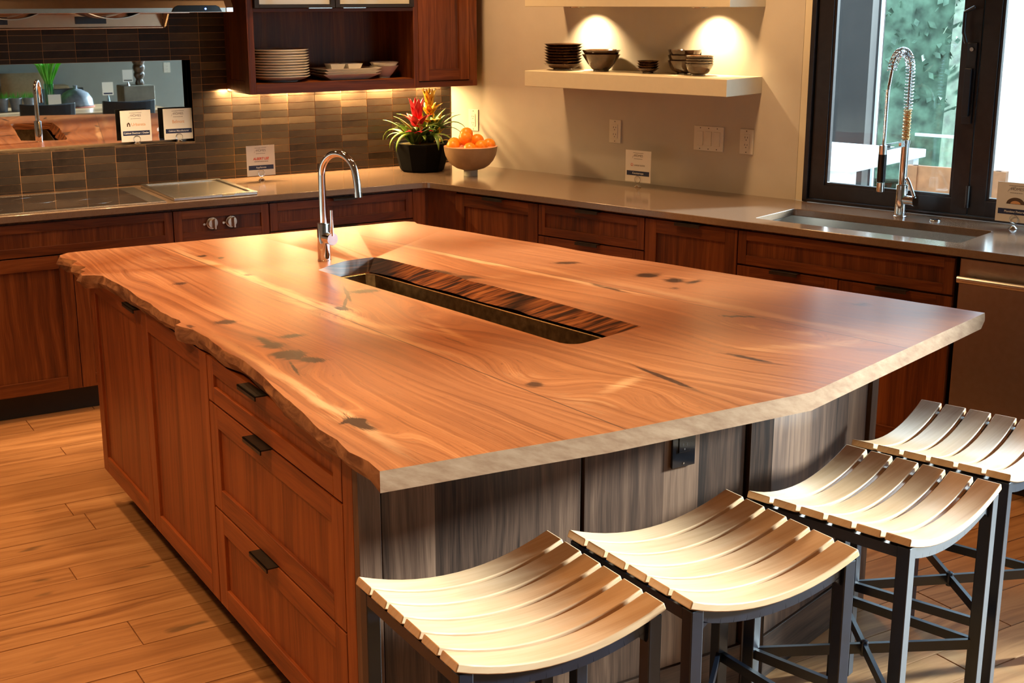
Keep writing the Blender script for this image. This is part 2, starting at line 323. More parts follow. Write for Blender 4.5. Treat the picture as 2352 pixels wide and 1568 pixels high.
            c = k.mix(k.rng(e1, .35, .65), (.13, .045, .018), (.36, .16, .07))
    k.set(c, k.rng(f, .3, .7, .27, .35) if not edge else .6, 0, Coat_Weight=0., Specular_IOR_Level=.21)
    k.bump(f, .035 if not edge else .05, .0012); return k.mat
MT['slab'] = m_slab(); MT['slab_live'] = m_slab('live_edge_side', 'live'); MT['slab_hole'] = m_slab('sink_edge_side', 'hole'); MT['slab_end'] = m_slab('sawn_edge_side', 'end')

# ------------------------------------------------------------------ mesh helpers
class MB:
    def __init__(s): s.v = []; s.f = []; s.m = []
    def add(s, vs, fs, mi=0):
        o = len(s.v); s.v += [tuple(v) for v in vs]
        for f in fs: s.f.append([o+i for i in f]); s.m.append(mi)
    def box(s, x0, x1, y0, y1, z0, z1, mi=0):
        s.add([(x0, y0, z0), (x1, y0, z0), (x1, y1, z0), (x0, y1, z0), (x0, y0, z1), (x1, y0, z1), (x1, y1, z1), (x0, y1, z1)],
              [(0, 3, 2, 1), (4, 5, 6, 7), (0, 1, 5, 4), (1, 2, 6, 5), (2, 3, 7, 6), (3, 0, 4, 7)], mi); return s
    def bar(s, p0, p1, w, h, upv=(0, 0, 1), mi=0):
        p0 = Vector(p0); p1 = Vector(p1); d = (p1-p0).normalized(); a = d.cross(Vector(upv)).normalized()*w/2; b = a.cross(d).normalized()*h/2
        s.add([p0-a-b, p0+a-b, p0+a+b, p0-a+b, p1-a-b, p1+a-b, p1+a+b, p1-a+b],
              [(0, 1, 2, 3), (7, 6, 5, 4), (0, 4, 5, 1), (1, 5, 6, 2), (2, 6, 7, 3), (3, 7, 4, 0)], mi); return s
    def tube(s, pts, r, n=12, mi=0, caps=True, closed=False):
        pts = [Vector(p) for p in pts]; L = len(pts); rr = r if isinstance(r, (list, tuple)) else [r]*L
        o = len(s.v); prev = None
        for i, p in enumerate(pts):
            a = pts[(i-1) % L] if (closed or i) else p; b = pts[(i+1) % L] if (closed or i < L-1) else p
            d = (b-a).normalized()
            if prev is None: prev = d.orthogonal().normalized()
            prev = (prev-d*prev.dot(d)).normalized(); q = d.cross(prev)
            for j in range(n):
                t = 2*PI*j/n; s.v.append(tuple(p+prev*math.cos(t)*rr[i]+q*math.sin(t)*rr[i]))
        for i in range(L if closed else L-1):
            for j in range(n):
                k2 = (i+1) % L
                s.f.append([o+i*n+j, o+i*n+(j+1) % n, o+k2*n+(j+1) % n, o+k2*n+j]); s.m.append(mi)
        if caps and not closed:
            s.f.append([o+j for j in reversed(range(n))]); s.m.append(mi)
            s.f.append([o+(L-1)*n+j for j in range(n)]); s.m.append(mi)
        return s
    def lathe(s, prof, n=32, c=(0, 0, 0), mi=0, sq=None):
        o = len(s.v); L = len(prof)
        for r, z in prof:
            for j in range(n):
                t = 2*PI*j/n+(PI/n if sq else 0)
                s.v.append((c[0]+r*math.cos(t), c[1]+r*math.sin(t), c[2]+z))
        for i in range(L-1):
            for j in range(n): s.f.append([o+i*n+j, o+i*n+(j+1) % n, o+(i+1)*n+(j+1) % n, o+(i+1)*n+j]); s.m.append(mi)
        if prof[0][0] > 1e-5: s.f.append([o+j for j in reversed(range(n))]); s.m.append(mi)
        if prof[-1][0] > 1e-5: s.f.append([o+(L-1)*n+j for j in range(n)]); s.m.append(mi)
        return s
    def prism(s, poly, z0, z1, mi=0, axis='z'):
        n = len(poly); f = {'z': lambda a, b, c: (a, b, c), 'x': lambda a, b, c: (c, a, b), 'y': lambda a, b, c: (a, c, b)}[axis]
        s.add([f(a, b, z0) for a, b in poly]+[f(a, b, z1) for a, b in poly],
              [tuple(reversed(range(n))), tuple(range(n, 2*n))]+[(i, (i+1) % n, n+(i+1) % n, n+i) for i in range(n)], mi); return s
    def build(s, name, mats, parent=None, smooth=False, bevel=0., loc=(0, 0, 0), rz=0., origin=None, fix=True, solid=0):
        me = bpy.data.meshes.new(name)
        vs = s.v if origin is None else [(v[0]-origin[0], v[1]-origin[1], v[2]-origin[2]) for v in s.v]
        me.from_pydata(vs, [], s.f)
        mats = mats if isinstance(mats, (list, tuple)) else [mats]
        for q in mats: me.materials.append(MT[q] if isinstance(q, str) else q)
        me.polygons.foreach_set('material_index', s.m)
        if fix:
            bm = bmesh.new(); bm.from_mesh(me); bmesh.ops.recalc_face_normals(bm, faces=bm.faces); bm.to_mesh(me); bm.free()
        if smooth:
            me.polygons.foreach_set('use_smooth', [True]*len(me.polygons)); me.set_sharp_from_angle(angle=math.radians(38))
        o = bpy.data.objects.new(name, me); COL.objects.link(o)
        if parent is not None: o.parent = parent
        if origin is not None: o.location = origin
        else: o.location = loc
        o.rotation_euler = (0, 0, rz)
        if solid:
            sm = o.modifiers.new('solid', 'SOLIDIFY'); sm.thickness = solid; sm.offset = 0
        if bevel:
            b = o.modifiers.new('bevel', 'BEVEL'); b.width = bevel; b.segments = 2; b.limit_method = 'ANGLE'; b.angle_limit = math.radians(40)
        return o
def tag(o, label=None, cat=None, group=None, kind=None):
    if label: o['label'] = label
    if cat: o['category'] = cat
    if group: o['group'] = group
    if kind: o['kind'] = kind
    return o
def empty(name, loc=(0, 0, 0), rz=0., label=None, cat=None, group=None, kind=None):
    o = bpy.data.objects.new(name, None); COL.objects.link(o); o.location = loc; o.rotation_euler = (0, 0, rz); o.empty_display_size = .05
    return tag(o, label, cat, group, kind)
def copy_tree(o, parent=None, props=True):
    c = o.copy(); COL.objects.link(c)
    if parent is not None: c.parent = parent
    for ch in [q for q in bpy.data.objects if q.parent == o]: copy_tree(ch, c)
    return c
def text(parent, body, size, x, y, z, mat, name='lettering', shear=0., sx=1., bold=0., back=None):
    """flat print standing in the local x-z plane, facing -y"""
    cu = bpy.data.curves.new('txt', 'FONT'); cu.body = body; cu.size = size; cu.align_x = 'CENTER'; cu.align_y = 'CENTER'
    cu.shear = shear; cu.offset = bold; cu.resolution_u = 3
    t = bpy.data.objects.new('txt', cu); COL.objects.link(t); bpy.context.view_layer.update()
    me = bpy.data.meshes.new_from_object(t.evaluated_get(bpy.context.evaluated_depsgraph_get()))
    bpy.data.objects.remove(t); bpy.data.curves.remove(cu)
    me.transform(Matrix.Diagonal((sx, 1, 1, 1))); me.transform(Matrix.Rotation(PI/2, 4, 'X'))
    me.materials.clear(); me.materials.append(MT[mat])
    o = bpy.data.objects.new(name, me); COL.objects.link(o); o.parent = parent; o.location = (x, y, z); return o

# ------------------------------------------------------------------ the room
HC = .914
_q = fB(10.2, -.2); _p = fB(-.15, -.2)
ROOM = [(-6.8, .2), (-6.8, -9.6), (_q.x, -9.6), (_q.x+.0, _q.y), (_p.x, .2)]
fl = MB().prism(ROOM, -.06, -.006).build('floor', 'grout'); tag(fl, kind='structure')
def planks():
    y = -.45; nvis = 0; rest = MB(); meshes = {}
    ws = [.132, .168, .105]
    i = 0
    while y > -9.4:
        w = ws[(i*7+i//3) % 3]; x = -6.5+rnd(0, 1.2)-1.2
        while x < 3.2:
            L = rnd(.75, 1.7); x0 = max(x, -6.5); x1 = min(x+L, -(y-w)*math.tan(PHI)-.0)
            x += L
            if x1-x0 < .08: continue
            vis = (-4.0 < x1 and x0 < -2.2 and y > -4.6 and x0+.35*(y+.5) > -5.9) or (x1 > -2.5 and x0 < 2.2 and -7. < y < -3.2)
            g = .0016
            if vis and nvis < 295:
                b = MB(); hx = (x1-x0)/2-g; hy = w/2-g
                b.box(-hx, hx, -hy, hy, -.012, 0)
                o = b.build('plank', 'plank', fl, bevel=.0012, fix=False); o.location = ((x0+x1)/2, y-w/2, rnd(-.0004, .0004)); nvis += 1
            else: rest.box(x0+g, x1-g, y-w+g, y-g, -.012, 0)
        y -= w; i += 1
    o = rest.build('plank_field', 'plank', fl, fix=False); o['kind'] = 'stuff'
planks()
tag(MB().prism(ROOM, CEIL, CEIL+.08).build('ceiling', 'ceil'), kind='structure')
# back wall with a shallow niche for the mirror
NX0, NX1, NZ0, NZ1 = -3.45, -1.448, 1.112, 1.508
wb = MB()
wb.box(-6.6, NX0, 0, .2, 0, CEIL); wb.box(NX1, .6, 0, .2, 0, CEIL); wb.box(NX0, NX1, 0, .2, 0, NZ0); wb.box(NX0, NX1, 0, .2, NZ1, CEIL); wb.box(NX0, NX1, .060, .2, NZ0, NZ1)
wb = tag(wb.build('wall_back', 'wall'), kind='structure')
# grout bed and tiles
gb = MB(); gb.box(-3.6, NX0, -.0112, -.0005, HC, 2.74); gb.box(NX1, -.002, -.0112, -.0005, HC, 2.74); gb.box(NX0, NX1, -.0112, -.0005, HC, NZ0); gb.box(NX0, NX1, -.0112, -.0005, NZ1, 2.74)
gb.build('grout_bed', 'grout', wb)
def tiles():
    P, H, g = .1484, .0355, .0020; rest = MB(); n = 0; mesh = None
    for j in range(-1, 51):  # unseen rows up to the ceiling are added to darken slab reflections
        z0 = HC+.012+j*H-.0; z1 = z0+H
        z0c = max(z0, HC+.001)
        for i in range(25):
            x1 = -.061-(i-1)*P; x0 = x1-P; x1c = min(x1, -.003)
            if x1c-x0 < .02 or z1-z0c < .008: continue
            zz0, xx1, xx0, zz1 = z0c, x1c, max(x0, -3.6), z1
            if xx0 < NX1 and zz1 > NZ0 and zz0 < NZ1 and xx1 > NX0:
                if xx1 > NX1+.01: xx0 = NX1
                elif zz0 >= NZ0-.004 and zz1 <= NZ1+.004: continue
                elif zz0 < NZ0: zz1 = NZ0
                else: zz0 = NZ1
            pieces = [(xx0, xx1, zz0, zz1)]
            ox0 = max(x0, -3.6)
            if xx0 == NX1 and ox0 < NX1-.02:
                if z1 > NZ1+.006: pieces.append((ox0, NX1, max(z0c, NZ1), z1))
                if z0c < NZ0-.006: pieces.append((ox0, NX1, z0c, min(z1, NZ0)))
            for xx0, xx1, zz0, zz1 in pieces:
                if xx1-xx0 < .02 or zz1-zz0 < .006: continue
                if (xx0 > -1.27 and zz0 > 1.40) or xx0 < -2.75 or zz0 > 1.80: rest.box(xx0+g, xx1-g, -.0122, -.005, zz0+g, zz1-g); continue
                b = MB(); hx = (xx1-xx0)/2-g*.7; hz = (zz1-zz0)/2-g*.55
                b.box(-hx, hx, -.0065, .0, -hz, hz)
                o = b.build('tile', 'tile', wb, fix=False); o.location = ((xx0+xx1)/2, -.0060+rnd(-.0002, .0002), (zz0+zz1)/2); n += 1
    o = rest.build('tile_field', 'tile', wb, fix=False); o['kind'] = 'stuff'
    return n
print('tiles', tiles())
js = MB(); js.box(NX1, NX1+.002, -.011, .056, NZ0, NZ1); js.build('niche_jamb', 'tile', wb)
js = MB(); js.box(NX0, NX1, -.0125, .056, NZ0-.006, NZ0+.001); js.build('niche_sill', 'bronze', wb)
mi = MB().box(NX0, NX1-.001, .0555, .0595, NZ0+.001, NZ1).build('mirror', 'mirror', origin=((NX0+NX1)/2, .0555, NZ0+.001))
tag(mi, 'long frameless mirror set into the dark tiled wall below the hood', 'mirror')

def wallB(name, boxes, mat, parent=None):
    b = MB()
    for s0, s1, d0, d1, z0, z1 in boxes: b.box(s0, s1, -d1, -d0, z0, z1)
    o = b.build(name, mat, parent)
    if parent is None: o.rotation_euler = (0, 0, RB); tag(o, kind='structure')
    return o
WT = 2.58
wR = wallB('wall_right', [(-.1, .255, -.2, -.0, 0, CEIL), (.255, 2.135, -.2, .0, 0, CEIL), (2.135, 4.40, -.2, 0, 0, HC-.032), (2.135, 9.4, -.2, 0, WT, CEIL), (4.40, 4.66, -.2, 0, 0, WT), (9.1, 9.4, -.2, 0, 0, WT)], 'wall')
wallB('trim_1', [(2.138, 2.176, -.16, .003, HC+.0005, WT-.001)], 'shelf')
tag(MB().box(-6.8, -6.6, -9.6, .2, 0, CEIL).build('wall_left', 'wall'), kind='structure')
wr = MB(); wr.box(-6.6, 1.5, -9.4, -9.2, 0, CEIL); wr.box(1.5, 3.1, -9.4, -9.2, 2.35, CEIL)
tag(wr.build('wall_rear', 'wallgrey'), kind='structure')
tag(MB().box(-6.58, 1.4, -9.2, -9.185, 0, .12).build('baseboard_rear', 'whitepaint'), kind='structure')

# windows: folding leaves above the counter, tall glazing beyond
def window(name, s0, s1, z0, z1, n, fr=.045, st=.085, hand=True):
    w = empty(name, (0, 0, 0), RB, kind='structure')
    f = MB()
    f.box(s0, s0+.022, -.02, .10, z0, z1); f.box(s1-.022, s1, -.02, .10, z0, z1); f.box(s0, s1, -.02, .10, z1-.03, z1); f.box(s0, s1, -.02, .10, z0, z0+.012)
    f.build('window_frame', 'frame', w, bevel=.002)
    a = s0+.022; L = (s1-s0-.044)/n
    for i in range(n):
        x0 = a+i*L+.002; x1 = a+(i+1)*L-.002
        b = MB(); zb = z0+.014; zt = z1-.032
        b.box(x0, x0+st*.82, .0, .055, zb, zt); b.box(x1-st*.82, x1, .0, .055, zb, zt); b.box(x0+st*.8, x1-st*.8, .0, .055, zb, zb+st*.75); b.box(x0+st*.8, x1-st*.8, .0, .055, zt-st*.75, zt)
        g0, g1, g2, g3 = x0+st*.82, x1-st*.82, zb+st*.75, zt-st*.75
        for q in (0, 1):                                             # stepped glazing bead
            e = .006*q
            b.box(g0-.001, g0+.012-e, .006+.012*q, .03, g2, g3); b.box(g1-.012+e, g1+.001, .006+.012*q, .03, g2, g3)
            b.box(g0, g1, .006+.012*q, .03, g2-.001, g2+.012-e); b.box(g0, g1, .006+.012*q, .03, g3-.012+e, g3+.001)
        lf = b.build('sash', 'frame', w, bevel=.002)
        g = MB().box(g0+.004, g1-.004, .030, .036, g2+.004, g3-.004).build('pane', 'glass', lf)
    return w, a, L
w1, a1, L1 = window('window_1', 2.178, 4.3805, HC+.0015, WT, 3)
h = MB(); xh = a1+L1-.03
h.box(xh-.022, xh+.018, -.012, .0, 1.30, 1.62); h.box(xh-.018, xh+.010, -.030, -.012, 1.33, 1.52); h.tube([(xh-.02, -.03, 1.62), (xh-.03, -.04, 1.66), (xh-.03, -.04, 1.74), (xh+.01, -.04, 1.76)], .008, 8)
h.build('window_handle', 'black', w1, bevel=.002)
h = MB(); h.tube([(xh, -.013, 1.595), (xh, -.020, 1.595)], .008, 12); h.build('lock_button', 'chrome', w1)
h = MB(); h.tube([(a1+L1, -.008, .96), (a1+L1, -.008, 1.05)], .009, 10); h.build('hinge', 'black', w1)
window('window_2', 4.665, 9.08, .002, WT, 3)
w3 = empty('window_3', (0, -9.25, 0), 0, kind='structure')
f = MB()
for x in (1.5, 2.25, 3.02): f.box(x, x+.07, 0, .06, .001, 2.35)
f.box(1.5, 3.09, 0, .06, .001, .08); f.box(1.5, 3.09, 0, .06, 2.28, 2.35); f.build('window_frame', 'frame', w3)
MB().box(1.57, 3.02, .025, .031, .08, 2.28).build('pane', 'glass', w3)

# ------------------------------------------------------------------ cabinetry
def door(parent, x0, x1, z0, z1, yf, mv, mh, rail=.058, name='door', handle=None, panel=.009, hz='top', hx=None):
    g = .0015; x0 += g; x1 -= g; z0 += g; z1 -= g; t = .02
    b = MB()
    b.box(x0, x0+rail, yf, yf+t, z0, z1, 0); b.box(x1-rail, x1, yf, yf+t, z0, z1, 0)
    b.box(x0+rail, x1-rail, yf, yf+t, z0, z0+rail, 1); b.box(x0+rail, x1-rail, yf, yf+t, z1-rail, z1, 1)
    d = b.build(name, [mv, mh], parent, bevel=.0012, fix=False)
    MB().box(x0+rail-.002, x1-rail+.002, yf+panel, yf+t-.002, z0+rail-.002, z1-rail+.002).build('panel', mv, d)
    if handle:
        cx = hx if hx is not None else (x0+x1)/2; L = .062
        h = MB(); h.box(cx-L, cx+L, yf-.030, yf+.004, z1-.001, z1+.003); h.box(cx-L, cx+L, yf-.030, yf-.026, z1-.010, z1+.003)
        h.build('handle', 'pull', d, bevel=.0008)
    return d
def cabinet(name, loc, rz, w, fronts, label, group=None, depth=.60, mv='cab_v', mh='cab_h', zt=.8835, toe=.115, x0=0., ends=()):
    """fronts: list of (name, x0, x1, z0, z1, handle)"""
    c = empty(name, loc, rz, label, 'cabinet', group)
    b = MB(); b.box(x0, x0+w, -depth, -.002, toe, zt); b.build('body', mv, c)
    MB().box(x0, x0+w, -depth+.065, -.01, 0.0005, toe+.001).build('toe_kick', 'toe', c)
    for nm, a, bb, z0, z1, hd in fronts: door(c, a, bb, z0, z1, -depth-.02, mv, mh, name=nm, handle=hd, rail=.058 if (z1-z0) > .2 else .038)
    return c
FY = -.598+.0
base = 'walnut base cabinets along the tiled wall'
def wa(label, x0, x1, fr): return cabinet('base_cabinet', ((x0+x1)/2, -.001, 0), 0, x1-x0-.001, [(n, a-(x0+x1)/2, b-(x0+x1)/2, c, d, h) for n, a, b, c, d, h in fr], label, base, x0=-(x1-x0)/2+.0005)
wa('walnut cabinet with wide plain front and two doors under the cooktop', -2.670, -1.766, [('drawer_front', -2.67, -1.766, .729, .872, None), ('door', -2.67, -2.218, .12, .726, None), ('door', -2.218, -1.766, .12, .726, None)])
wa('walnut cabinet at far left edge, beyond the cooktop cabinet', -3.574, -2.672, [('drawer_front', -3.574, -2.672, .729, .872, None), ('door', -3.574, -3.123, .12, .726, 1), ('door', -3.123, -2.672, .12, .726, 1)])
kc = wa('walnut cabinet with two round steel control knobs on its top front', -1.764, -1.309, [('drawer_front', -1.764, -1.309, .729, .872, None), ('door', -1.764, -1.309, .12, .726, 1)])
wa('walnut drawer cabinet between the knob cabinet and the inner corner', -1.307, -.556, [('drawer', -1.307, -.556, .737, .872, 1), ('drawer', -1.307, -.556, .43, .734, 1), ('drawer', -1.307, -.556, .12, .427, 1)])
for kx in (-1.585, -1.494):
    xx = kx+1.5365
    k_ = MB(); k_.tube([(xx, -.612, .803), (xx, -.622, .803)], .027, 24); k_.tube([(xx, -.622, .803), (xx, -.636, .803)], .021, 24); k_.box(xx+.001, xx+.009, -.655, -.632, .780, .826)
    k_.tube([(xx-.036, -.611, .800), (xx-.036, -.617, .800)], .006, 12); k_.box(xx-.036, xx-.02, -.615, -.611, .796, .804)
    k_.build('knob', 'steel', kc, smooth=True, bevel=.001)
# corner filler
cf = MB()
pA = fB(.63, .62); pc = fB(.462, .62)
cf.prism([(-.555, -.619), (-.470, -.619), (pA.x, pA.y), (pA.x+.03, pA.y+.02), (-.40, -.56), (-.555, -.59)], .116, .8835)
cfo = cf.build('corner_panel', 'cab_v', origin=(-.5, -.6, .116)); tag(cfo, 'narrow dark walnut filler panel in the inner corner of the cabinets', 'cabinet')
cw = MB(); cw.prism([(-.555, -.55), (-.42, -.55), (fB(.60, .55).x, fB(.6, .55).y), (-.3, -.40), (-.555, -.40)], .0005, .117); cwo = cw.build('corner_toe', 'toe', cfo); cwo.location = (.5, .6, -.116)
gB = 'walnut base cabinets along the window wall'
def wbc(label, s0, s1, fr, grp=gB):
    m = (s0+s1)/2; p = fB(m, .001)
    return cabinet('base_cabinet', (p.x, p.y, 0), RB, s1-s0-.002, [(n, a-m, b-m, c, d, h) for n, a, b, c, d, h in fr], label, grp, depth=.615, x0=-(s1-s0)/2+.001)
wbc('single-door walnut cabinet next to the inner corner on the window wall', .634, 1.160, [('door', .634, 1.160, .12, .873, 1)])
wbc('walnut drawer cabinet with two black tab pulls below the countertop sign', 1.162, 1.761, [('drawer', 1.162, 1.761, .728, .873, 1), ('drawer', 1.162, 1.761, .43, .725, 1), ('drawer', 1.162, 1.761, .12, .427, 1)])
wbc('single-door walnut cabinet directly left of the sink cabinet', 1.763, 2.226, [('door', 1.763, 2.226, .12, .873, 1)])
sk = wbc('wide walnut sink cabinet with long false front above two doors', 2.228, 3.140, [('drawer_front', 2.228, 3.140, .733, .873, None), ('door', 2.228, 2.684, .12, .728, 1), ('door', 2.684, 3.140, .12, .728, 1)])
wbc('walnut cabinet right of the steel dishwasher', 3.762, 4.60, [('door', 3.762, 4.18, .12, .873, 1), ('door', 4.18, 4.60, .12, .873, 1)])
# hollow the sink cabinet so the basin hangs free
for ch in sk.children:
    if ch.name.startswith('body'):
        me = ch.data; b = MB(); a, c = -.455, .455
        b.box(a, a+.018, -.615, -.002, .115, .8835); b.box(c-.018, c, -.615, -.002, .115, .8835); b.box(a, c, -.012, -.002, .115, .8835); b.box(a, c, -.615, -.002, .115, .133); b.box(a, c, -.615, -.60, .115, .8835)
        o = b.build('body', 'cab_v', sk); bpy.data.objects.remove(ch); break
# dishwasher
m = 3.455; p = fB(m, .001); dw = empty('dishwasher', (p.x, p.y, 0), RB, 'stainless steel dishwasher with tubular handle right of the sink cabinet', 'dishwasher')
b = MB(); b.box(-.30, .30, -.56, -.01, .115, .878); b.build('housing', 'toe', dw)
MB().box(-.305, .305, -.56, -.02, .0005, .114).build('toe_kick', 'toe', dw)
b = MB(); b.box(-.299, .299, -.628, -.561, .13, .785); b.box(-.299, .299, -.628, -.561, .788, .876); b.build('door', 'steel_dw', dw, bevel=.004)
b = MB(); b.tube([(-.285, -.675, .805), (.285, -.675, .805)], .014, 16); b.tube([(-.24, -.62, .805), (-.24, -.675, .805)], .010, 10); b.tube([(.24, -.62, .805), (.24, -.675, .805)], .010, 10); b.build('handle', 'steel', dw, smooth=True)

# counter with sink cut-out
def poly_with_hole(outer, hole, z0, z1, name, mats, origin, offs_o=None, offs_h=None, omi=0, hmi=0, ring=None):
    bm = bmesh.new()
    def loop(pts, z): return [bm.verts.new((p[0], p[1], z)) for p in pts]
    def edges(vs): return [bm.edges.new((vs[i], vs[(i+1) % len(vs)])) for i in range(len(vs))]
    bo = offs_o or outer; bh = offs_h or hole
    To, Th, Bo, Bh = loop(outer, z1), loop(hole, z1), loop(bo, z0), loop(bh, z0)
    e = edges(To)+edges(Th); r = bmesh.ops.triangle_fill(bm, edges=e, use_beauty=True)
    e = edges(Bo)+edges(Bh); bmesh.ops.triangle_fill(bm, edges=e, use_beauty=True)
    for A, Bq, mi_ in ((To, Bo, omi), (Th, Bh, hmi)):
        mid = None
        if ring and A is To: mid = loop(ring, (z0+z1)/2)
        n = len(A)
        for i in range(n):
            j = (i+1) % n
            k_ = mi_(i) if callable(mi_) else mi_
            if mid:
                for q in (bm.faces.new((A[i], A[j], mid[j], mid[i])), bm.faces.new((mid[i], mid[j], Bq[j], Bq[i]))): q.material_index = k_; q.smooth = True
            else:
                q = bm.faces.new((A[i], A[j], Bq[j], Bq[i])); q.material_index = k_; q.smooth = A is Th
    bmesh.ops.recalc_face_normals(bm, faces=bm.faces)
    bmesh.ops.translate(bm, verts=bm.verts, vec=-Vector(origin))
    me = bpy.data.meshes.new(name); bm.to_mesh(me); bm.free(); me.set_sharp_from_angle(angle=math.radians(40))
    for q in mats: me.materials.append(MT[q])
    o = bpy.data.objects.new(name, me); COL.objects.link(o); o.location = origin
    return o
ic = Vector((-.487, -.640)); 
cend = fB(4.62, .658); cendw = fB(4.62, .0)
outer = [(-3.60, -.640), (-.515, -.640)]
for t in (.25, .5, .75):
    a = Vector((-.515, -.640)); c = Vector(fB(.495, .658)[:2]); q = a*(1-t)**2+ic*2*t*(1-t)+c*t*t; outer.append((q.x, q.y))
outer += [tuple(fB(.495, .658)[:2]), tuple(cend[:2]), tuple(cendw[:2]), tuple(fB(0, .0)[:2]), (-.0, -.0005), (-3.60, -.0005)]
outer = [q for i, q in enumerate(outer) if i != len(outer)-3]
S0, S1, D0, D1 = 2.252, 3.116, .222, .552
def rrect(s0, s1, d0, d1, r, f):
    pts = []
    for cx, cy, a0 in ((s1-r, d1-r, 0), (s0+r, d1-r, 90), (s0+r, d0+r, 180), (s1-r, d0+r, 270)):
        for t in (0, 30, 60, 90): a = math.radians(a0+t); pts.append(f(cx+r*math.cos(a), cy+r*math.sin(a)))
    return pts
hole = rrect(S0, S1, D0, D1, .016, lambda s, d: tuple(fB(s, d)[:2]))
ct = poly_with_hole(outer, hole, .884, HC, 'countertop', ['counter'], (-.5, -.6, .884))
bv = ct.modifiers.new('bevel', 'BEVEL'); bv.width = .0025; bv.segments = 2; bv.limit_method = 'ANGLE'; bv.angle_limit = math.radians(50)
tag(ct, 'grey-brown quartz worktop bending round the corner under tiled wall and windows', 'countertop')
# sink under it
p = fB((S0+S1)/2, (D0+D1)/2); sn = empty('undermount_sink', (p.x, p.y, .6835), RB, 'wide rectangular stainless steel sink set below the counter at the window', 'sink')
hx, hy, t = (S1-S0)/2, (D1-D0)/2, .003; b = MB(); H_ = .2
b.box(-hx-.004, hx+.004, -hy-.004, -hy-.001, 0, H_); b.box(-hx-.004, hx+.004, hy+.001, hy+.004, 0, H_); b.box(-hx-.004, -hx-.001, -hy-.004, hy+.004, 0, H_); b.box(hx+.001, hx+.004, -hy-.004, hy+.004, 0, H_); b.box(-hx, hx, -hy, hy, 0, .004)
b.build('basin', 'steel', sn); MB().lathe([(.0, .0045), (.035, .0045), (.045, .008), (.05, .006)], 24, (0, .05, 0)).build('drain', 'chrome', sn, smooth=True)

# ------------------------------------------------------------------ the island
IX0, IY1, IY0 = -2.406, -1.716, -3.946
JX = -1.228; FX = -.650                                            # where the end face turns
PB = Vector((FX, IY0+(FX-JX)*math.tan(PHI)))
def par(s0, y): return None
isl_right = lambda y: PB.x+(y-PB.y)*(-math.tan(PHI))
ib = empty('island_cabinet', (-1.7, -2.8, 0), 0, 'large walnut island base with doors, drawers and panelled stool end', 'cabinet')
body = MB(); yb = IY1-.02
R1 = (isl_right(yb), yb)
E_ = .02
poly = [(IX0+E_, yb), (IX0+E_, IY0+E_), (JX, IY0+E_), (PB.x-.012, PB.y+.02), R1]
poly = [(a+1.7, b_+2.8) for a, b_ in poly]
SH = [(a, b_) for a, b_ in poly]
# shell walls (hollow inside for the sink)
def shell(poly, z0, z1, t=.018):
    b = MB(); n = len(poly); c = Vector((sum(q[0] for q in poly)/n, sum(q[1] for q in poly)/n))
    for i in range(n):
        a = Vector(poly[i]); d = Vector(poly[(i+1) % n]); nn = (d-a).normalized(); nn = Vector((-nn.y, nn.x))
        if nn.dot(c-a) < 0: nn = -nn
        b.prism([tuple(a), tuple(d), tuple(d+nn*t), tuple(a+nn*t)], z0, z1)
    return b
shell(SH, .12, .8665).build('body', 'isl_v', ib)
TK = [(IX0+.085+1.7, yb-.06+2.8), (IX0+.085+1.7, IY0+.02+2.8), (JX+1.7, IY0+.022+2.8), (PB.x-.012+1.7, PB.y+.022+2.8), (R1[0]-.06+1.7, R1[1]-.06+2.8)]
shell(TK, .0005, .121).build('toe_kick', 'toe', ib)
# left face fronts: built in a frame facing -x  (local x runs towards the stools)
lf = empty('side_front', (IX0+1.7+0., IY1+2.8, 0), -PI/2); lf.parent = ib
LX = abs(IY0-IY1)
def dl(nm, a, b_, z0, z1, hd, **kw):
    d = door(lf, a, b_, z0, z1, 0., 'isl_v', 'isl_h', name=nm, handle=hd, rail=.062 if z1-z0 > .25 else .045, **kw)
    return d
dl('door', .0, .64, .125, .862, 1, hx=.60); dl('door', .64, 1.268, .125, .862, None)
dl('drawer', 1.272, 2.155, .733, .862, 1, hx=1.655); dl('drawer', 1.272, 2.155, .424, .730, 1, hx=1.675); dl('drawer', 1.272, 2.155, .125, .421, 1, hx=1.68)
# re-parent so that nothing sits deeper than a sub-part
def flatten(e, root):
    for ch in [q for q in bpy.data.objects if q.parent == e]:
        mw = e.matrix_basis @ ch.matrix_basis; ch.parent = root; ch.matrix_basis = mw
    bpy.data.objects.remove(e)
flatten(lf, ib)
MB().box(IX0+1.7, IX0+.02+1.7, IY0+.0215+2.8, IY1-2.158+2.8, .125, .8665).build('corner_post', 'isl_v', ib, bevel=.001)
# stool end: first face square, second face turned
def end_face(x0, length, ang, px, py, cuts, posts):
    e = empty('end_front', (px+1.7, py+2.8, 0), ang); e.parent = ib
    for a, b_ in cuts:
        r = .0
        q = MB(); q.box(a+.0015, b_-.0015, .004, .022, .13, .866); q.build('panel', 'end_v', e, bevel=.001)
    for a, b_ in posts: q = MB(); q.box(a+.001, b_-.001, -.004, .022, .001, .8665); q.build('end_post', 'end_v', e, bevel=.001)
    q = MB(); q.box(0, length, -.002, .02, .001, .128); q.build('base_board', 'end_h', e, bevel=.001)
    flatten(e, ib)
end_face(0, JX-IX0, 0, IX0, IY0, [(.058, .580), (.588, 1.088)], [(0, .055), (1.098, 1.178)])
end_face(0, (PB-Vector((JX, IY0))).length, PHI, JX, IY0, [(.0, .553)], [(.563, .606)])
for g0, g1, ang, px, py in ((.580, .588, 0, IX0, IY0), (1.088, 1.098, 0, IX0, IY0), (.553, .563, PHI, JX, IY0)):
    q = MB(); q.box(g0, g1, .014, .024, .125, .8665); o = q.build('shadow_gap', 'toe', ib); o.location = (px+1.7, py+2.8, 0); o.rotation_euler = (0, 0, ang)
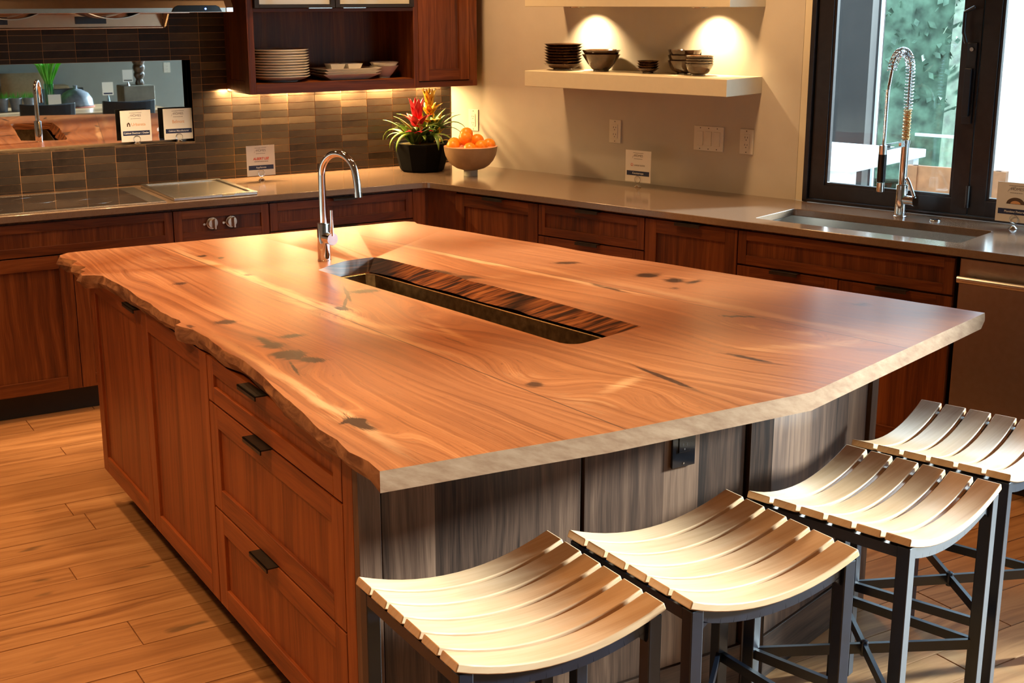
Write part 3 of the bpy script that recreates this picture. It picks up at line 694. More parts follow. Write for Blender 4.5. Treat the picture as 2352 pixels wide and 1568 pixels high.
# slab outline
random.seed(11)
left_pts = [(-2.395, -1.588), (-2.445, -1.592), (-2.480, -1.625), (-2.487, -1.665), (-2.470, -1.720), (-2.450, -1.760), (-2.468, -1.790), (-2.487, -1.830), (-2.462, -1.862), (-2.452, -1.885), (-2.480, -1.925), (-2.470, -1.950), (-2.494, -1.985), (-2.497, -2.020), (-2.465, -2.036), (-2.442, -2.060), (-2.436, -2.160), (-2.426, -2.300), (-2.432, -2.420), (-2.424, -2.540), (-2.428, -2.660), (-2.421, -2.745), (-2.412, -2.785), (-2.419, -2.815), (-2.440, -2.835), (-2.430, -2.870), (-2.414, -2.910), (-2.409, -3.020), (-2.415, -3.160), (-2.405, -3.290), (-2.411, -3.400), (-2.421, -3.500), (-2.431, -3.590), (-2.437, -3.700), (-2.447, -3.800), (-2.456, -3.880), (-2.452, -3.960), (-2.461, -4.040), (-2.452, -4.110), (-2.457, -4.172)]
end_pts = [(-2.20, -4.192), (-1.946, -4.216), (-1.66, -4.222), (-1.379, -4.226), (-.89, -4.071), (-.402, -3.916)]
right_pts = [(-.485, -3.66), (-.560, -3.44), (-.640, -3.21), (-.700, -3.02), (-.745, -2.86), (-.824, -2.655), (-.862, -2.52), (-.885, -2.40), (-.965, -2.145), (-1.02, -1.94), (-1.070, -1.78), (-1.092, -1.70), (-1.082, -1.66), (-1.108, -1.625)]
back_pts = [(-1.55, -1.615), (-1.95, -1.602), (-2.20, -1.592)]
def dense(pts, step, jit=0.):
    o = []
    for i in range(len(pts)-1):
        a = Vector(pts[i]); b_ = Vector(pts[i+1]); n = max(1, int((b_-a).length/step))
        for k_ in range(n):
            q = a.lerp(b_, k_/n); o.append((q.x+rnd(-jit, jit), q.y+rnd(-jit, jit)))
    return o
seg_l = dense(left_pts, .035, .0012); seg_e = dense([left_pts[-1]]+end_pts, .2); seg_r = dense([end_pts[-1]]+right_pts, .06, .0012); seg_b = dense([right_pts[-1]]+back_pts+[left_pts[0]], .2)
outline = seg_l+seg_e+seg_r+seg_b
nl, ne, nr = len(seg_l), len(seg_e), len(seg_r)
bot = []; ring = []
for i, (x, y) in enumerate(outline):
    if i < nl:
        rough = 1. if y > -2.08 else .35
        w_ = .012*math.sin(y*9.)+.008*math.sin(y*23+1); bot.append((x+.006+w_*rough+rnd(-.004, .004)*rough*2, y)); ring.append((x-.004-(.012*rough*abs(math.sin(y*31)))+rnd(-.004, .004)*rough, y))
    elif nl+ne <= i < nl+ne+nr: bot.append((x-.014, y-.003)); ring.append((x+.003, y))
    else: bot.append((x, y)); ring.append((x, y))
hole_pts = [(-1.801, -2.346), (-1.74, -2.300), (-1.665, -2.256), (-1.61, -2.246), (-1.561, -2.243), (-1.535, -2.262), (-1.515, -2.33), (-1.498, -2.43), (-1.478, -2.55), (-1.455, -2.68), (-1.452, -2.76), (-1.430, -2.86), (-1.418, -2.95), (-1.405, -3.02), (-1.392, -3.10), (-1.378, -3.22), (-1.362, -3.36), (-1.345, -3.529), (-1.42, -3.550), (-1.504, -3.571), (-1.560, -3.585), (-1.590, -3.590), (-1.612, -3.583), (-1.628, -3.560), (-1.640, -3.50), (-1.70, -3.05), (-1.752, -2.70), (-1.786, -2.45)]
def catmull(P_, keep, m_=4):
    out = []; idx = []; n = len(P_)
    for i in range(n):
        a, b_, c_, d_ = [Vector(P_[(i+k_) % n]) for k_ in (-1, 0, 1, 2)]
        idx.append(len(out))
        if i in keep or (i+1) % n in keep and i in keep: out.append(tuple(b_)); continue
        for k_ in range(m_):
            t = k_/m_; out.append(tuple(.5*((2*b_)+(c_-a)*t+(2*a-5*b_+4*c_-d_)*t*t+(3*b_-a-3*c_+d_)*t**3)))
    return out
hole_bot = []
for i, (x, y) in enumerate(hole_pts):
    if 5 <= i <= 16: hole_bot.append((x-.038+.008*math.sin(i*2.1), y-.004))
    elif i in (2, 3, 4): hole_bot.append((x-.02, y-.028))
    elif i in (0, 1): hole_bot.append((x+.012, y-.02))
    elif i == 17: hole_bot.append((x-.03, y+.006))
    else: hole_bot.append((x, y+(.002 if 18 <= i <= 22 else 0)))
KP = (27, 0, 16, 17, 18, 19, 24, 25, 26)
hole_pts = catmull(hole_pts, KP); hole_bot = catmull(hole_bot, KP)
hole_pts = [(x+(rnd(-.0015, .0015) if x > -1.6 and y > -3.4 else 0), y) for x, y in hole_pts]
sl = poly_with_hole(outline, hole_pts, .869, HC, 'island_slab', ['slab', 'slab_live', 'slab_hole', 'slab_end'], tuple(SLO), bot, hole_bot, omi=lambda i: 1 if i < nl or nl+ne <= i < nl+ne+nr else 3, hmi=2, ring=ring)
bv = sl.modifiers.new('bevel', 'BEVEL'); bv.width = .002; bv.segments = 2; bv.limit_method = 'ANGLE'; bv.angle_limit = math.radians(60)
tag(sl, 'thick live-edge wood slab with long trough cut-out covering the island', 'countertop')
# trough sink hung under the slab
def tr(q, k_=1.): return q
T0 = [(-1.752, -2.30), (-1.60, -2.275), (-1.575, -2.30), (-1.405, -3.43), (-1.42, -3.60), (-1.60, -3.63), (-1.63, -3.60), (-1.775, -2.345)]
T1 = [(x*.96-.0635, y*.98-.058) for x, y in T0]
tb = MB(); n = len(T0); z_t, z_b = .8685, .70
def inset(P_, k_):
    c = Vector((sum(q[0] for q in P_)/len(P_), sum(q[1] for q in P_)/len(P_))); return [tuple(Vector(q)+(c-Vector(q)).normalized()*k_) for q in P_]
T1 = inset(T0, .014); T2 = inset(T0, .012)
vs = [(x, y, z_t) for x, y in T0]+[(x, y, z_t-.0005) for x, y in T2]+[(x, y, z_b) for x, y in inset(T0, .03)]+[(x, y, z_b-.004) for x, y in inset(T0, .025)]+[(x, y, z_t-.004) for x, y in T0]
fs = []
for a in (0, 1):
    for i in range(n): j = (i+1) % n; fs.append((a*n+i, a*n+j, (a+1)*n+j, (a+1)*n+i))
fs.append(tuple(2*n+i for i in range(n))); fs.append(tuple(3*n+i for i in range(n)))
for i in range(n): j = (i+1) % n; fs.append((0+i, j, 4*n+j, 4*n+i)); fs.append((4*n+i, 4*n+j, 3*n+j, 3*n+i))
tb.add(vs, fs)
ts = empty('trough_sink', (-1.60, -2.95, .696), 0, 'long narrow bronze trough sink let into the wood slab', 'sink')
o = tb.build('basin', 'bronze', ts); o.location = (1.60, 2.95, -.696)
rim = MB(); ri = inset(T0, .0125); rim.tube([(x+1.6, y+2.95, .8672-.696) for x, y in ri], .0016, 6, closed=True); rim.build('rim', 'brass', ts, smooth=True)
MB().lathe([(0, .0085), (.03, .0085), (.04, .006)], 20, (.02, -.45, 0)).build('drain', 'bronze', ts)
# hollow check only: basin hangs from the slab

# island tap
fp = Vector((-1.716, -2.207, HC)); ft = empty('island_faucet', fp, math.atan2(-.926, .376), 'polished chrome gooseneck faucet standing on the wood island slab', 'faucet')
b = MB(); b.lathe([(.0235, .0003), (.0235, .003), (.0222, .004), (.0222, .128), (.0215, .131), (.014, .131), (.0135, .134)], 32); b.build('body', 'chrome', ft, smooth=True)
R_ = .080; zc = .296
pts = [(0, 0, .125), (0, 0, .18), (0, 0, zc)]+[(R_-R_*math.cos(math.radians(a)), 0, zc+R_*math.sin(math.radians(a))) for a in range(10, 171, 10)]
lx, lz = pts[-1][0], pts[-1][2]
pts += [(lx+.006, 0, lz-.03), (lx+.008, 0, lz-.058)]
nk = MB(); nk.tube(pts, [.0135]*2+[.012]*(len(pts)-2), 20); nk.tube([(lx+.008, 0, lz-.056), (lx+.009, 0, lz-.074)], .0135, 20); nk.build('spout', 'chrome', ft, smooth=True)
# lever side: joystick barrel towards the viewer's right
hv = MB(); dv = Vector((.62, .10, 0)).normalized(); dv = Vector((math.cos(-.22), math.sin(-.22), 0)); o_ = Vector((0, 0, .082))
hv.tube([o_+dv*.012, o_+dv*.050], .0195, 24); hv.tube([o_+dv*.050, o_+dv*.056], .0215, 24); hv.tube([o_+dv*.053+Vector((0, 0, .012)), o_+dv*.053+Vector((0, 0, .100))], .0055, 12)
hv.build('lever', 'chrome', ft, smooth=True)

# spring tap at the window sink
p = fB(2.690, .126); sf = empty('spring_faucet', (p.x, p.y, HC), RB, 'tall chrome faucet with exposed spring hose at the window sink', 'faucet')
b = MB(); b.lathe([(.028, .0003), (.028, .004), (.025, .006), (.024, .128), (.0225, .134), (.016, .134), (.016, .30), (.018, .301), (.018, .315), (.014, .316)], 28); b.build('body', 'chrome', sf, smooth=True)
path = [Vector((0, 0, z)) for z in (.31, .37, .43, .50, .54)]
Rr = .088; cz = .585
path += [Vector((0, -(Rr-Rr*math.cos(math.radians(a))), cz+Rr*math.sin(math.radians(a)))) for a in range(0, 171, 10)]
path += [Vector((0, -.190, .545)), Vector((0, -.196, .45)), Vector((0, -.200, .38)), Vector((0, -.203, .31))]
def resample(P_, st):
    out = [P_[0]]; acc = 0
    for i in range(len(P_)-1):
        a, b_ = P_[i], P_[i+1]; L = (b_-a).length; t = st-acc
        while t < L: out.append(a.lerp(b_, t/L)); t += st
        acc = (acc+L) % st if L >= st-acc else acc+L
    return out
hs = MB(); hs.tube(resample(path, .006), .0062, 10)
for a in range(0, 140): pass
hs.build('hose', 'chrome', sf, smooth=True)
def coil(P_, rad, turns_per_m, wr, name, mat, n=8):
    pp = resample(P_, .0012); L = 0; pts = []; prev = None; side = Vector((1, 0, 0))
    for i, q in enumerate(pp):
        d = (pp[min(i+1, len(pp)-1)]-pp[max(i-1, 0)]).normalized(); nrm = d.cross(side).normalized()
        tau = 2*PI*turns_per_m*L
        pts.append(q+(side*math.cos(tau)+nrm*math.sin(tau))*rad); L += .0012
    b = MB(); b.tube(pts, wr, 5); return b.build(name, mat, sf, smooth=True)
coil([Vector((0, 0, .316)), Vector((0, 0, .44))], .0155, 190, .0023, 'tight_spring', 'brass')
up_ = [Vector((0, 0, .44)), Vector((0, 0, .54))]+path[5:23]
coil(up_, .0175, 75, .0021, 'spring', 'chrome')
wd = MB(); wd.lathe([(.0072, 0), (.0072, .22)], 12, (0, -.200, .31))
for i in range(44): wd.lathe([(.0072, 0), (.0082, .0012), (.0072, .0024)], 12, (0, -.200+.0*i, .312+i*.005))
wd.build('hose_sleeve', 'chrome', sf, smooth=True)
sp = MB(); sp.lathe([(.017, .165), (.017, .275), (.013, .276), (.013, .285)], 24, (0, -.205, 0), 0); sp.build('spray_grip', 'blackgloss', sf, smooth=True)
sp = MB(); sp.lathe([(.010, .125), (.0155, .127), (.0155, .163)], 24, (0, -.205, 0)); sp.lathe([(.0165, .276), (.0165, .312), (.010, .314)], 24, (0, -.205, 0)); sp.build('spray_head', 'chrome', sf, smooth=True)
ar = MB(); ar.box(-.006, .006, -.190, -.012, .290, .296); ar.box(-.006, .006, -.190, -.012, .310, .316); ar.box(-.006, .006, -.190, -.150, .296, .310); ar.box(-.006, .006, -.05, -.012, .296, .310); ar.build('support_arm', 'chrome', sf, bevel=.001)
lv = MB(); o_ = Vector((0, 0, .072)); dv = Vector((.92, -.15, 0)).normalized(); lv.tube([o_+dv*.012, o_+dv*.060], .019, 24); lv.tube([o_+dv*.060, o_+dv*.066], .022, 24)
lv.tube([o_+dv*.062+Vector((0, 0, .010)), o_+dv*.030+Vector((0, 0, .075)), o_+dv*.018+Vector((0, 0, .088))], [.007, .007, .008], 12); lv.build('lever', 'chrome', sf, smooth=True)
p = fB(2.845, .135); ag = MB().lathe([(.023, .0003), (.023, .002), (.020, .006), (0, .007)], 24).build('air_switch', 'chrome', smooth=True, loc=(p.x, p.y, HC)); tag(ag, 'small flat chrome button in the counter right of the spring faucet', 'button')

# ------------------------------------------------------------------ stools
def stool(first=None):
    t = empty('bar_stool')
    Wd, Dp, Hh, sag = .225, .205, .678, .045
    zf = lambda x: Hh-sag*(1-(x/Wd)**2)
    n = 14; sw = .0595; gap = (2*Dp-6*sw)/5
    for i in range(6):
        y0 = Dp-i*(sw+gap)-sw; b = MB(); vs = []
        for k_ in range(n+1):
            x = -Wd+2*Wd*k_/n; z = zf(x); sl_ = 2*sag*x/Wd**2; nx, nz = -sl_, 1; L = math.hypot(nx, nz); nx /= L; nz /= L
            for yy in (y0, y0+sw): vs += [(x, yy, z), (x-nx*.017, yy, z-nz*.017)]
        fs = []
        for k_ in range(n):
            a = k_*4; c = a+4
            fs += [(a, a+2, c+2, c), (a+1, c+1, c+3, a+3), (a, c, c+1, a+1), (a+2, a+3, c+3, c+2)]
        fs += [(0, 1, 3, 2), (n*4, n*4+2, n*4+3, n*4+1)]
        b.add(vs, fs); b.build('slat', 'slat', t, smooth=True, bevel=.0025)
    fr = MB(); lt = .030; xl = Wd-.017; yl = Dp-.018
    for yy in (-yl, yl):
        pts = [(-xl+2*xl*k_/12, yy, zf(-xl+2*xl*k_/12)-.017-.0145) for k_ in range(13)]
        for k_ in range(12): fr.bar(pts[k_], pts[k_+1], .012 if True else 0, .028, (0, 0, 1))
        for sx in (-1, 1):                                           # welded quarter-round at each end
            fr.prism([(sx*xl, zf(xl)-.040), (sx*(xl-.035), zf(xl-.03)-.046), (sx*(xl-.012), zf(xl)-.075), (sx*xl, zf(xl)-.09)], yy-.006, yy+.006, axis='y')
    for sx in (-1, 1): fr.box(sx*xl-.014, sx*xl+.014, -yl, yl, zf(xl)-.045, zf(xl)-.020)
    fr.build('seat_frame', 'black', t)
    for sx in (-1, 1):
        for sy in (-1, 1):
            b = MB().box(sx*xl-lt/2, sx*xl+lt/2, sy*yl-lt/2, sy*yl+lt/2, .0005, zf(xl)-.018)
            b.build('leg', 'black', t, bevel=.002)
    zs = .262
    for sx in (-1, 1): MB().box(sx*xl-.006, sx*xl+.006, -yl+.015, yl-.015, zs-.012, zs+.012).build('stretcher', 'black', t)
    xb = MB(); xb.bar((-xl+.01, yl-.01, zs), (xl-.01, -yl+.01, zs), .010, .026); xb.build('cross_brace', 'black', t)
    xb = MB(); xb.bar((xl-.01, yl-.01, zs+.001), (-xl+.01, -yl+.01, zs+.001), .010, .026); xb.build('cross_brace', 'black', t)
    MB().lathe([(0, zs-.022), (.009, zs-.019), (.013, zs), (.009, zs+.019), (0, zs+.022)], 14).build('hub', 'black', t, smooth=True)
    return t
st0 = stool()
def ctr(L, B, R_, T): return None
stools = [((-2.258, -4.318), 0.00, 'slatted maple bar stool nearest the drawers, leftmost of the four'),
          ((-1.763, -4.338), .02, 'slatted maple bar stool second from the left, beneath the black outlet'),
          ((-1.235, -4.305), .26, 'slatted maple bar stool third from the left, at the bend of the slab'),
          ((-.748, -4.150), .33, 'slatted maple bar stool at far right, cut by the picture edge')]
for i, ((x, y), a, lb) in enumerate(stools):
    o = st0 if i == 0 else copy_tree(st0)
    o.location = (x, y, 0); o.rotation_euler = (0, 0, a); tag(o, lb, 'stool', 'bar stools at the island end')

# ------------------------------------------------------------------ electrical
def plate(name, parent_loc, rz, w, h, label, kind='duplex', mat='plastic', group=None):
    o = empty(name, parent_loc, rz, label, 'outlet' if kind != 'switch' else 'switch', group)
    MB().box(-w/2, w/2, -.006, -.0005, -h/2, h/2).build('cover_plate', mat, o, bevel=.0015)
    if kind == 'duplex':
        b = MB(); b.box(-.017, .017, -.0085, -.005, -.034, .034); b.build('receptacle', mat, o, bevel=.0008)
        s = MB()
        for zz in (-.017, .017):
            s.box(-.0075, -.0055, -.0092, -.008, zz-.001, zz+.007); s.box(.0055, .0075, -.0092, -.008, zz-.001, zz+.006); s.lathe([(0, 0), (.0025, 0)], 8); s.box(-.002, .002, -.0092, -.008, zz-.011, zz-.007)
        s.build('slots', 'slot', o)
    if kind == 'switch':
        for k_ in (-1, 0, 1): MB().box(k_*.046-.0165, k_*.046+.0165, -.0095, -.005, -.033, .033).build('rocker', mat, o, bevel=.001)
    s = MB(); xs = (0,) if kind != 'switch' else (-.046, 0, .046)
    for x in xs:
        for zz in (-h/2+.009, h/2-.009): s.tube([(x, -.0055, zz), (x, -.0072, zz)], .0025, 8)
    s.build('screw', 'slot' if mat != 'blackgloss' else 'steel', o)
    return o
def pB(s, z, d=0): q = fB(s, d, z); return (q.x, q.y, q.z)
plate('wall_outlet', pB(.180, 1.157), RB, .07, .1145, 'ivory outlet beside the tiles, behind the bowl of oranges')
plate('wall_outlet', pB(1.130, 1.157), RB, .07, .1145, 'cream outlet on grey wall, up left of the countertop sign')
plate('wall_switch', pB(1.672, 1.157), RB, .162, .1145, 'cream triple rocker switch plate under the floating shelf', 'switch')
plate('wall_outlet', pB(1.875, 1.157), RB, .07, .1145, 'cream outlet at right end, next to the window')
plate('island_outlet', (-1.525, IY0+.002, .745), 0, .072, .145, 'black outlet on the walnut stool end of the island', 'duplex', 'blackgloss')

# ------------------------------------------------------------------ floating shelves and pucks
def shelf(z0, z1, s0, s1, d, label):
    o = MB().box(-(s1-s0)/2, (s1-s0)/2, -d, -.0005, 0, z1-z0).build('floating_shelf', 'shelf', bevel=.002); o.location = pB((s0+s1)/2, z0); o.rotation_euler = (0, 0, RB)
    return tag(o, label, 'shelf', 'thick cream floating shelves')
shelf(1.378, 1.453, .792, 1.939, .299, 'thick cream floating shelf carrying the brown stoneware')
shelf(1.757, 1.832, .792, 1.939, .299, 'upper cream floating shelf with two puck lights underneath')
for s_, nm in ((.995, 'left'), (1.695, 'right')):
    o = empty('puck_light', pB(s_, 1.757, .15), RB, f'round {nm} puck light glowing under the upper floating shelf', 'lamp', 'puck lights under the upper shelf')
    MB().lathe([(.024, -.0045), (.036, -.005), (.038, -.0005), (.024, -.0005)], 24).build('trim_ring', 'steel', o, smooth=True); MB().lathe([(0, -.0038), (.024, -.0038)], 20).build('lens', 'lens', o, fix=False)
    q = fB(s_, .12, 1.748); tq = fB(s_+.01, .085, 1.2)
    light('SPOT', q, 21, (1, .68, .35), size=.012, target=fB(s_+.01, 0, 1.50), spot=math.radians(106), blend=.95, name='puck_lamp')
# ------------------------------------------------------------------ dishes
def ordn(i): return ['lowest', 'second', 'third', 'fourth', 'fifth', 'sixth', 'seventh', 'eighth', 'ninth', 'tenth', 'eleventh', 'twelfth'][i]
def stack(n, proto, loc, dz, name, cat, group, lab, jit=.002):
    for i in range(n):
        o = proto if i == 0 else copy_tree(proto)
        o.location = (loc[0]+rnd(-jit, jit), loc[1]+rnd(-jit, jit), loc[2]+i*dz+.0003); o.rotation_euler = (0, 0, rnd(0, 6))
        pos = 'lowest' if i == 0 else ('topmost' if i == n-1 else ordn(i)+' from the bottom')
        tag(o, f'{lab}, {pos}', cat, group)
def plate_mb(r, h=.022, foot=.5):
    return MB().lathe([(0, .002), (r*foot, .002), (r*foot, 0), (r*foot+.004, 0), (r*foot+.006, .003), (r*.86, h*.55), (r, h), (r, h+.003), (r*.97, h+.003), (r*.82, h*.62), (r*foot, .007), (0, .007)], 40)
def bowl_mb(r, h, foot, t=.004, curve=1.6):  # thin open shell, so stacked bowls nest
    out = [(0, .003), (foot*.8, .003), (foot*.85, 0), (foot, 0), (foot, .006)]
    for i in range(1, 9): q = i/8; out.append((foot+(r-foot)*(q**(1/curve)), .006+(h-.006)*q))
    inn = [(r-t, h)]+[(foot+(r-foot)*(q**(1/curve))-t, .006+(h-.006)*q+t*.6) for q in [i/8 for i in range(7, 0, -1)]]+[(foot*.5, .010), (0, .010)]
    return MB().lathe(out+inn, 40)
CZ = 1.4003
pl_ = plate_mb(.147, .026, .55).build('dinner_plate', 'china', smooth=True); stack(11, pl_, (-1.050, -.172, CZ), .0128, 'dinner_plate', 'plate', 'white plates in the tall stack', 'round white dinner plate in the open cabinet stack')
def rect_dish(L, Wd_, h, name):
    b = MB(); r = [(-L*.62, -Wd_*.62, 0), (L*.62, -Wd_*.62, 0), (L*.62, Wd_*.62, 0), (-L*.62, Wd_*.62, 0), (-L, -Wd_, h), (L, -Wd_, h), (L, Wd_, h), (-L, Wd_, h)]
    q = [(-L*.97, -Wd_*.97, h+.0002), (L*.97, -Wd_*.97, h+.0002), (L*.97, Wd_*.97, h+.0002), (-L*.97, Wd_*.97, h+.0002), (-L*.58, -Wd_*.58, .006), (L*.58, -Wd_*.58, .006), (L*.58, Wd_*.58, .006), (-L*.58, Wd_*.58, .006)]
    b.add(r+q, [(3, 2, 1, 0), (0, 1, 5, 4), (1, 2, 6, 5), (2, 3, 7, 6), (3, 0, 4, 7), (4, 5, 9, 8), (5, 6, 10, 9), (6, 7, 11, 10), (7, 4, 8, 11), (8, 9, 13, 12), (9, 10, 14, 13), (10, 11, 15, 14), (11, 8, 12, 15), (12, 13, 14, 15)])
    return b.build(name, 'china', bevel=.0015)
for i in range(3):
    o = rect_dish(.158, .105, .030, 'serving_dish') if i == 0 else copy_tree(o0)
    if i == 0: o0 = o
    o.location = (-.703+.002*i, -.175, CZ+i*.0135); o.rotation_euler = (0, 0, .02*i-.02)
    tag(o, 'white rectangular serving dish, '+('lowest of its stack' if i == 0 else 'middle of its stack' if i == 1 else 'topmost of its stack'), 'dish', 'white rectangular dishes in the open cabinet')
TZ_ = CZ+2*.0135+.030+.001
for i, x in enumerate((-.755, -.660)):
    o = rect_dish(.041, .041, .030, 'square_bowl') if i == 0 else copy_tree(o1)
    if i == 0: o1 = o
    o.location = (x, -.175, CZ+2*.0135+.0065); o.rotation_euler = (0, 0, .0)
    o.location.z = CZ+.0275+.0062
    o.scale = (1, 1, 1.45)
    tag(o, 'small square white bowl, '+('left' if i == 0 else 'right')+' one on the serving dishes', 'bowl', 'small square bowls')
bw = bowl_mb(.076, .062, .030, .004, 1.15).build('rice_bowl', 'china', smooth=True)
for i in range(2):
    o = bw if i == 0 else copy_tree(bw); o.location = (-.478, -.172, CZ+i*.0175)
    tag(o, 'flared white bowl beside the serving dishes, '+('lower' if i == 0 else 'upper')+' of the pair', 'bowl', 'flared white bowls in the open cabinet')
SZ = 1.4534
def sh(s_, d_): q = fB(s_, d_); return (q.x, q.y)
x, y = sh(.902, .135)
o = bowl_mb(.098, .032, .05, .004, 1.3).build('stoneware_plate', 'stoneware', smooth=True)
stack(8, o, (x, y, SZ), .0135, '', 'plate', 'dark stoneware plates on the shelf', 'dark brown stoneware plate at left end of shelf', .001)
x, y = sh(1.120, .115); o = bowl_mb(.094, .082, .038, .004, 1.25).build('stoneware_bowl', 'stoneware', smooth=True)
for i in range(2):
    q = o if i == 0 else copy_tree(o); q.location = (x, y, SZ+i*.020); tag(q, 'wide conical brown bowl, '+('lower' if i == 0 else 'upper')+' of the pair beside the plates', 'bowl', 'wide brown bowls on the shelf')
x, y = sh(1.395, .115); o = bowl_mb(.054, .024, .026, .003, 1.4).build('stoneware_saucer', 'stoneware', smooth=True)
stack(4, o, (x, y, SZ), .0115, '', 'saucer', 'small brown saucers on the shelf', 'small dark brown saucer at middle of shelf', .0005)
x, y = sh(1.560, .060); o = bowl_mb(.078, .062, .034, .0035, 2.6).build('stoneware_bowl', 'stoneware', smooth=True)
for i in range(3):
    q = o if i == 0 else copy_tree(o); q.location = (x, y, SZ+i*.0245); tag(q, 'round deep brown bowl in the rear stack, '+['lowest', 'middle', 'topmost'][i], 'bowl', 'deep brown bowls on the shelf')
x, y = sh(1.690, .135); o = bowl_mb(.066, .054, .030, .0035, 1.9).build('stoneware_bowl', 'stoneware', smooth=True)
stack(4, o, (x, y, SZ), .0115, '', 'bowl', 'small brown bowls at the right of the shelf', 'small shiny brown bowl at right end of shelf', .001)

# ------------------------------------------------------------------ wall cabinet
CX0, CX1 = -1.262, -.040; CW = empty('wall_cabinet', ((CX0+CX1)/2, -.001, 1.35), 0, 'walnut wall cabinet with open dish shelf, frosted doors and one solid door', 'cabinet')
ox = (CX0+CX1)/2
def cb(b, x0, x1, y0, y1, z0, z1, mi=0): b.box(x0-ox, x1-ox, y0, y1, z0-1.35, z1-1.35, mi)
b = MB()
cb(b, CX0, CX0+.02, -.308, 0, 1.352, 2.25); cb(b, -.374, -.354, -.308, 0, 1.352, 2.25); cb(b, CX1-.02, CX1, -.308, 0, 1.352, 2.25); cb(b, CX0, CX1, -.012, -.010, 1.352, 2.25)
cb(b, CX0+.02, CX1-.02, -.308, -.012, 1.378, 1.3998, 1); cb(b, CX0+.02, -.374, -.308, -.012, 1.735, 1.755, 1); cb(b, CX0, CX1, -.308, -.0, 2.23, 2.25, 1)
b.build('body', ['cab_v', 'cab_h'], CW)
b = MB(); cb(b, CX0+.020, -.374, -.022, -.013, 1.40, 1.735); b.build('back_panel', 'cab_v', CW)
b = MB(); cb(b, CX0, CX0+.028, -.330, -.308, 1.352, 2.25, 0); cb(b, -.388, -.360, -.330, -.308, 1.352, 2.25, 0); cb(b, CX0+.028, -.388, -.330, -.308, 1.352, 1.400, 1); cb(b, CX0+.028, -.388, -.330, -.308, 1.735, 1.752, 1); cb(b, -.360, CX1, -.326, -.308, 1.352, 1.382, 1)
b.build('face_frame', ['cab_v', 'cab_h'], CW, bevel=.001)
# left side is a framed panel
b = MB(); cb(b, CX0-.006, CX0, -.330, -.270, 1.352, 2.25); cb(b, CX0-.006, CX0, -.060, -.0, 1.352, 2.25); cb(b, CX0-.006, CX0, -.270, -.060, 1.352, 1.412); b.build('side_panel', 'cab_v', CW, bevel=.001)
d = door(CW, -.360-ox, -.062-ox, 1.384-1.35, 2.22-1.35, -.330, 'cab_v', 'cab_h', rail=.058)
b = MB(); cb(b, -.060, CX1+.028, -.322, -.29, 1.352, 2.25); b.build('filler', 'cab_v', CW)
for x0, x1 in ((-1.232, -.8205), (-.8175, -.390)):
    b = MB(); r = .024
    cb(b, x0, x0+r, -.350, -.330, 1.754, 2.22); cb(b, x1-r, x1, -.350, -.330, 1.754, 2.22); cb(b, x0+r, x1-r, -.350, -.330, 1.754, 1.754+r*.7); cb(b, x0+r, x1-r, -.350, -.330, 2.20, 2.22)
    dd = b.build('glass_door', 'pull', CW, bevel=.001)
    b = MB(); cb(b, x0+r, x1-r, -.343, -.337, 1.754+r*.7, 2.20); b.build('pane', 'frost', dd)
    hx_ = (-.905, -.725)[x0 > -1]; b = MB(); cb(b, hx_-.06, hx_+.06, -.368, -.350, 1.751, 1.7545); b.build('handle', 'steel', dd)
for x in (-1.20, -.95, -.66, -.36, -.12):
    pass
us = MB(); us.box(-.56, .60, -.045, -.02, -.012, -.0005); uo = us.build('light_strip', 'steel', loc=(ox, -.03, 1.377)); tag(uo, 'slim steel light strip hidden under the wall cabinet', 'lamp')
for x in (-1.21, -.94, -.67, -.40, -.17):
    light('AREA', (x, -.030, 1.362), 9.5 if x < -.3 else 2.6, (1, .63, .27), size=.20, size_y=.02, target=(x, -.03, .9), name='strip_lamp')

# ------------------------------------------------------------------ hood
HX0, HX1 = -2.72, -1.432; hd = empty('range_hood', ((HX0+HX1)/2, -.001, 1.66), 0, 'stainless steel range hood over the cooktop with black control strip', 'range hood'); hc = (HX0+HX1)/2
b = MB(); b.prism([(-.62, .078), (-.62, .098), (-.595, .128), (-.50, .215), (-.30, .27), (0, .29), (0, .07), (-.11, .07), (-.11, .084), (-.60, .084)], HX0-hc+.0, HX1-hc-.035, axis='x'); b.build('canopy', 'steel_hood', hd, bevel=.002)
b = MB()
for k_ in range(6): pass
b.prism([(-.62, .078), (-.62, .098), (-.595, .13), (-.50, .225), (-.30, .285), (0, .31), (0, .285), (-.30, .262), (-.49, .205), (-.585, .115), (-.60, .078)], HX1-hc-.035, HX1-hc, axis='x'); b.build('side_visor', 'chrome', hd, bevel=.003)
b = MB(); b.box(HX0-hc+.1, -1.60-hc, -.108, -.0, .010, .070); b.box(HX0-hc+.1, -1.60-hc, -.115, -.0, .002, .010); b.build('rear_housing', 'steel_rear_warm', hd, bevel=.002)
b = MB(); b.prism([(-.115, .004), (-.115, .069), (-.19, .069), (-.165, .045), (-.13, .012)], -1.60-hc, -1.592-hc, axis='x'); b.build('bracket', 'steel_hood', hd)
b = MB(); b.prism([(-1.712-hc, .0815), (-1.700-hc, .103), (-1.685-hc, .109), (-1.515-hc, .109), (-1.500-hc, .103), (-1.488-hc, .0815)], -.628, -.6195, axis='y'); b.build('control_strip', 'blackgloss', hd, bevel=.001)
b = MB(); b.tube([(-1.563-hc, -.6285, .094), (-1.563-hc, -.6305, .094)], .004, 10); b.build('indicator', 'led', hd)
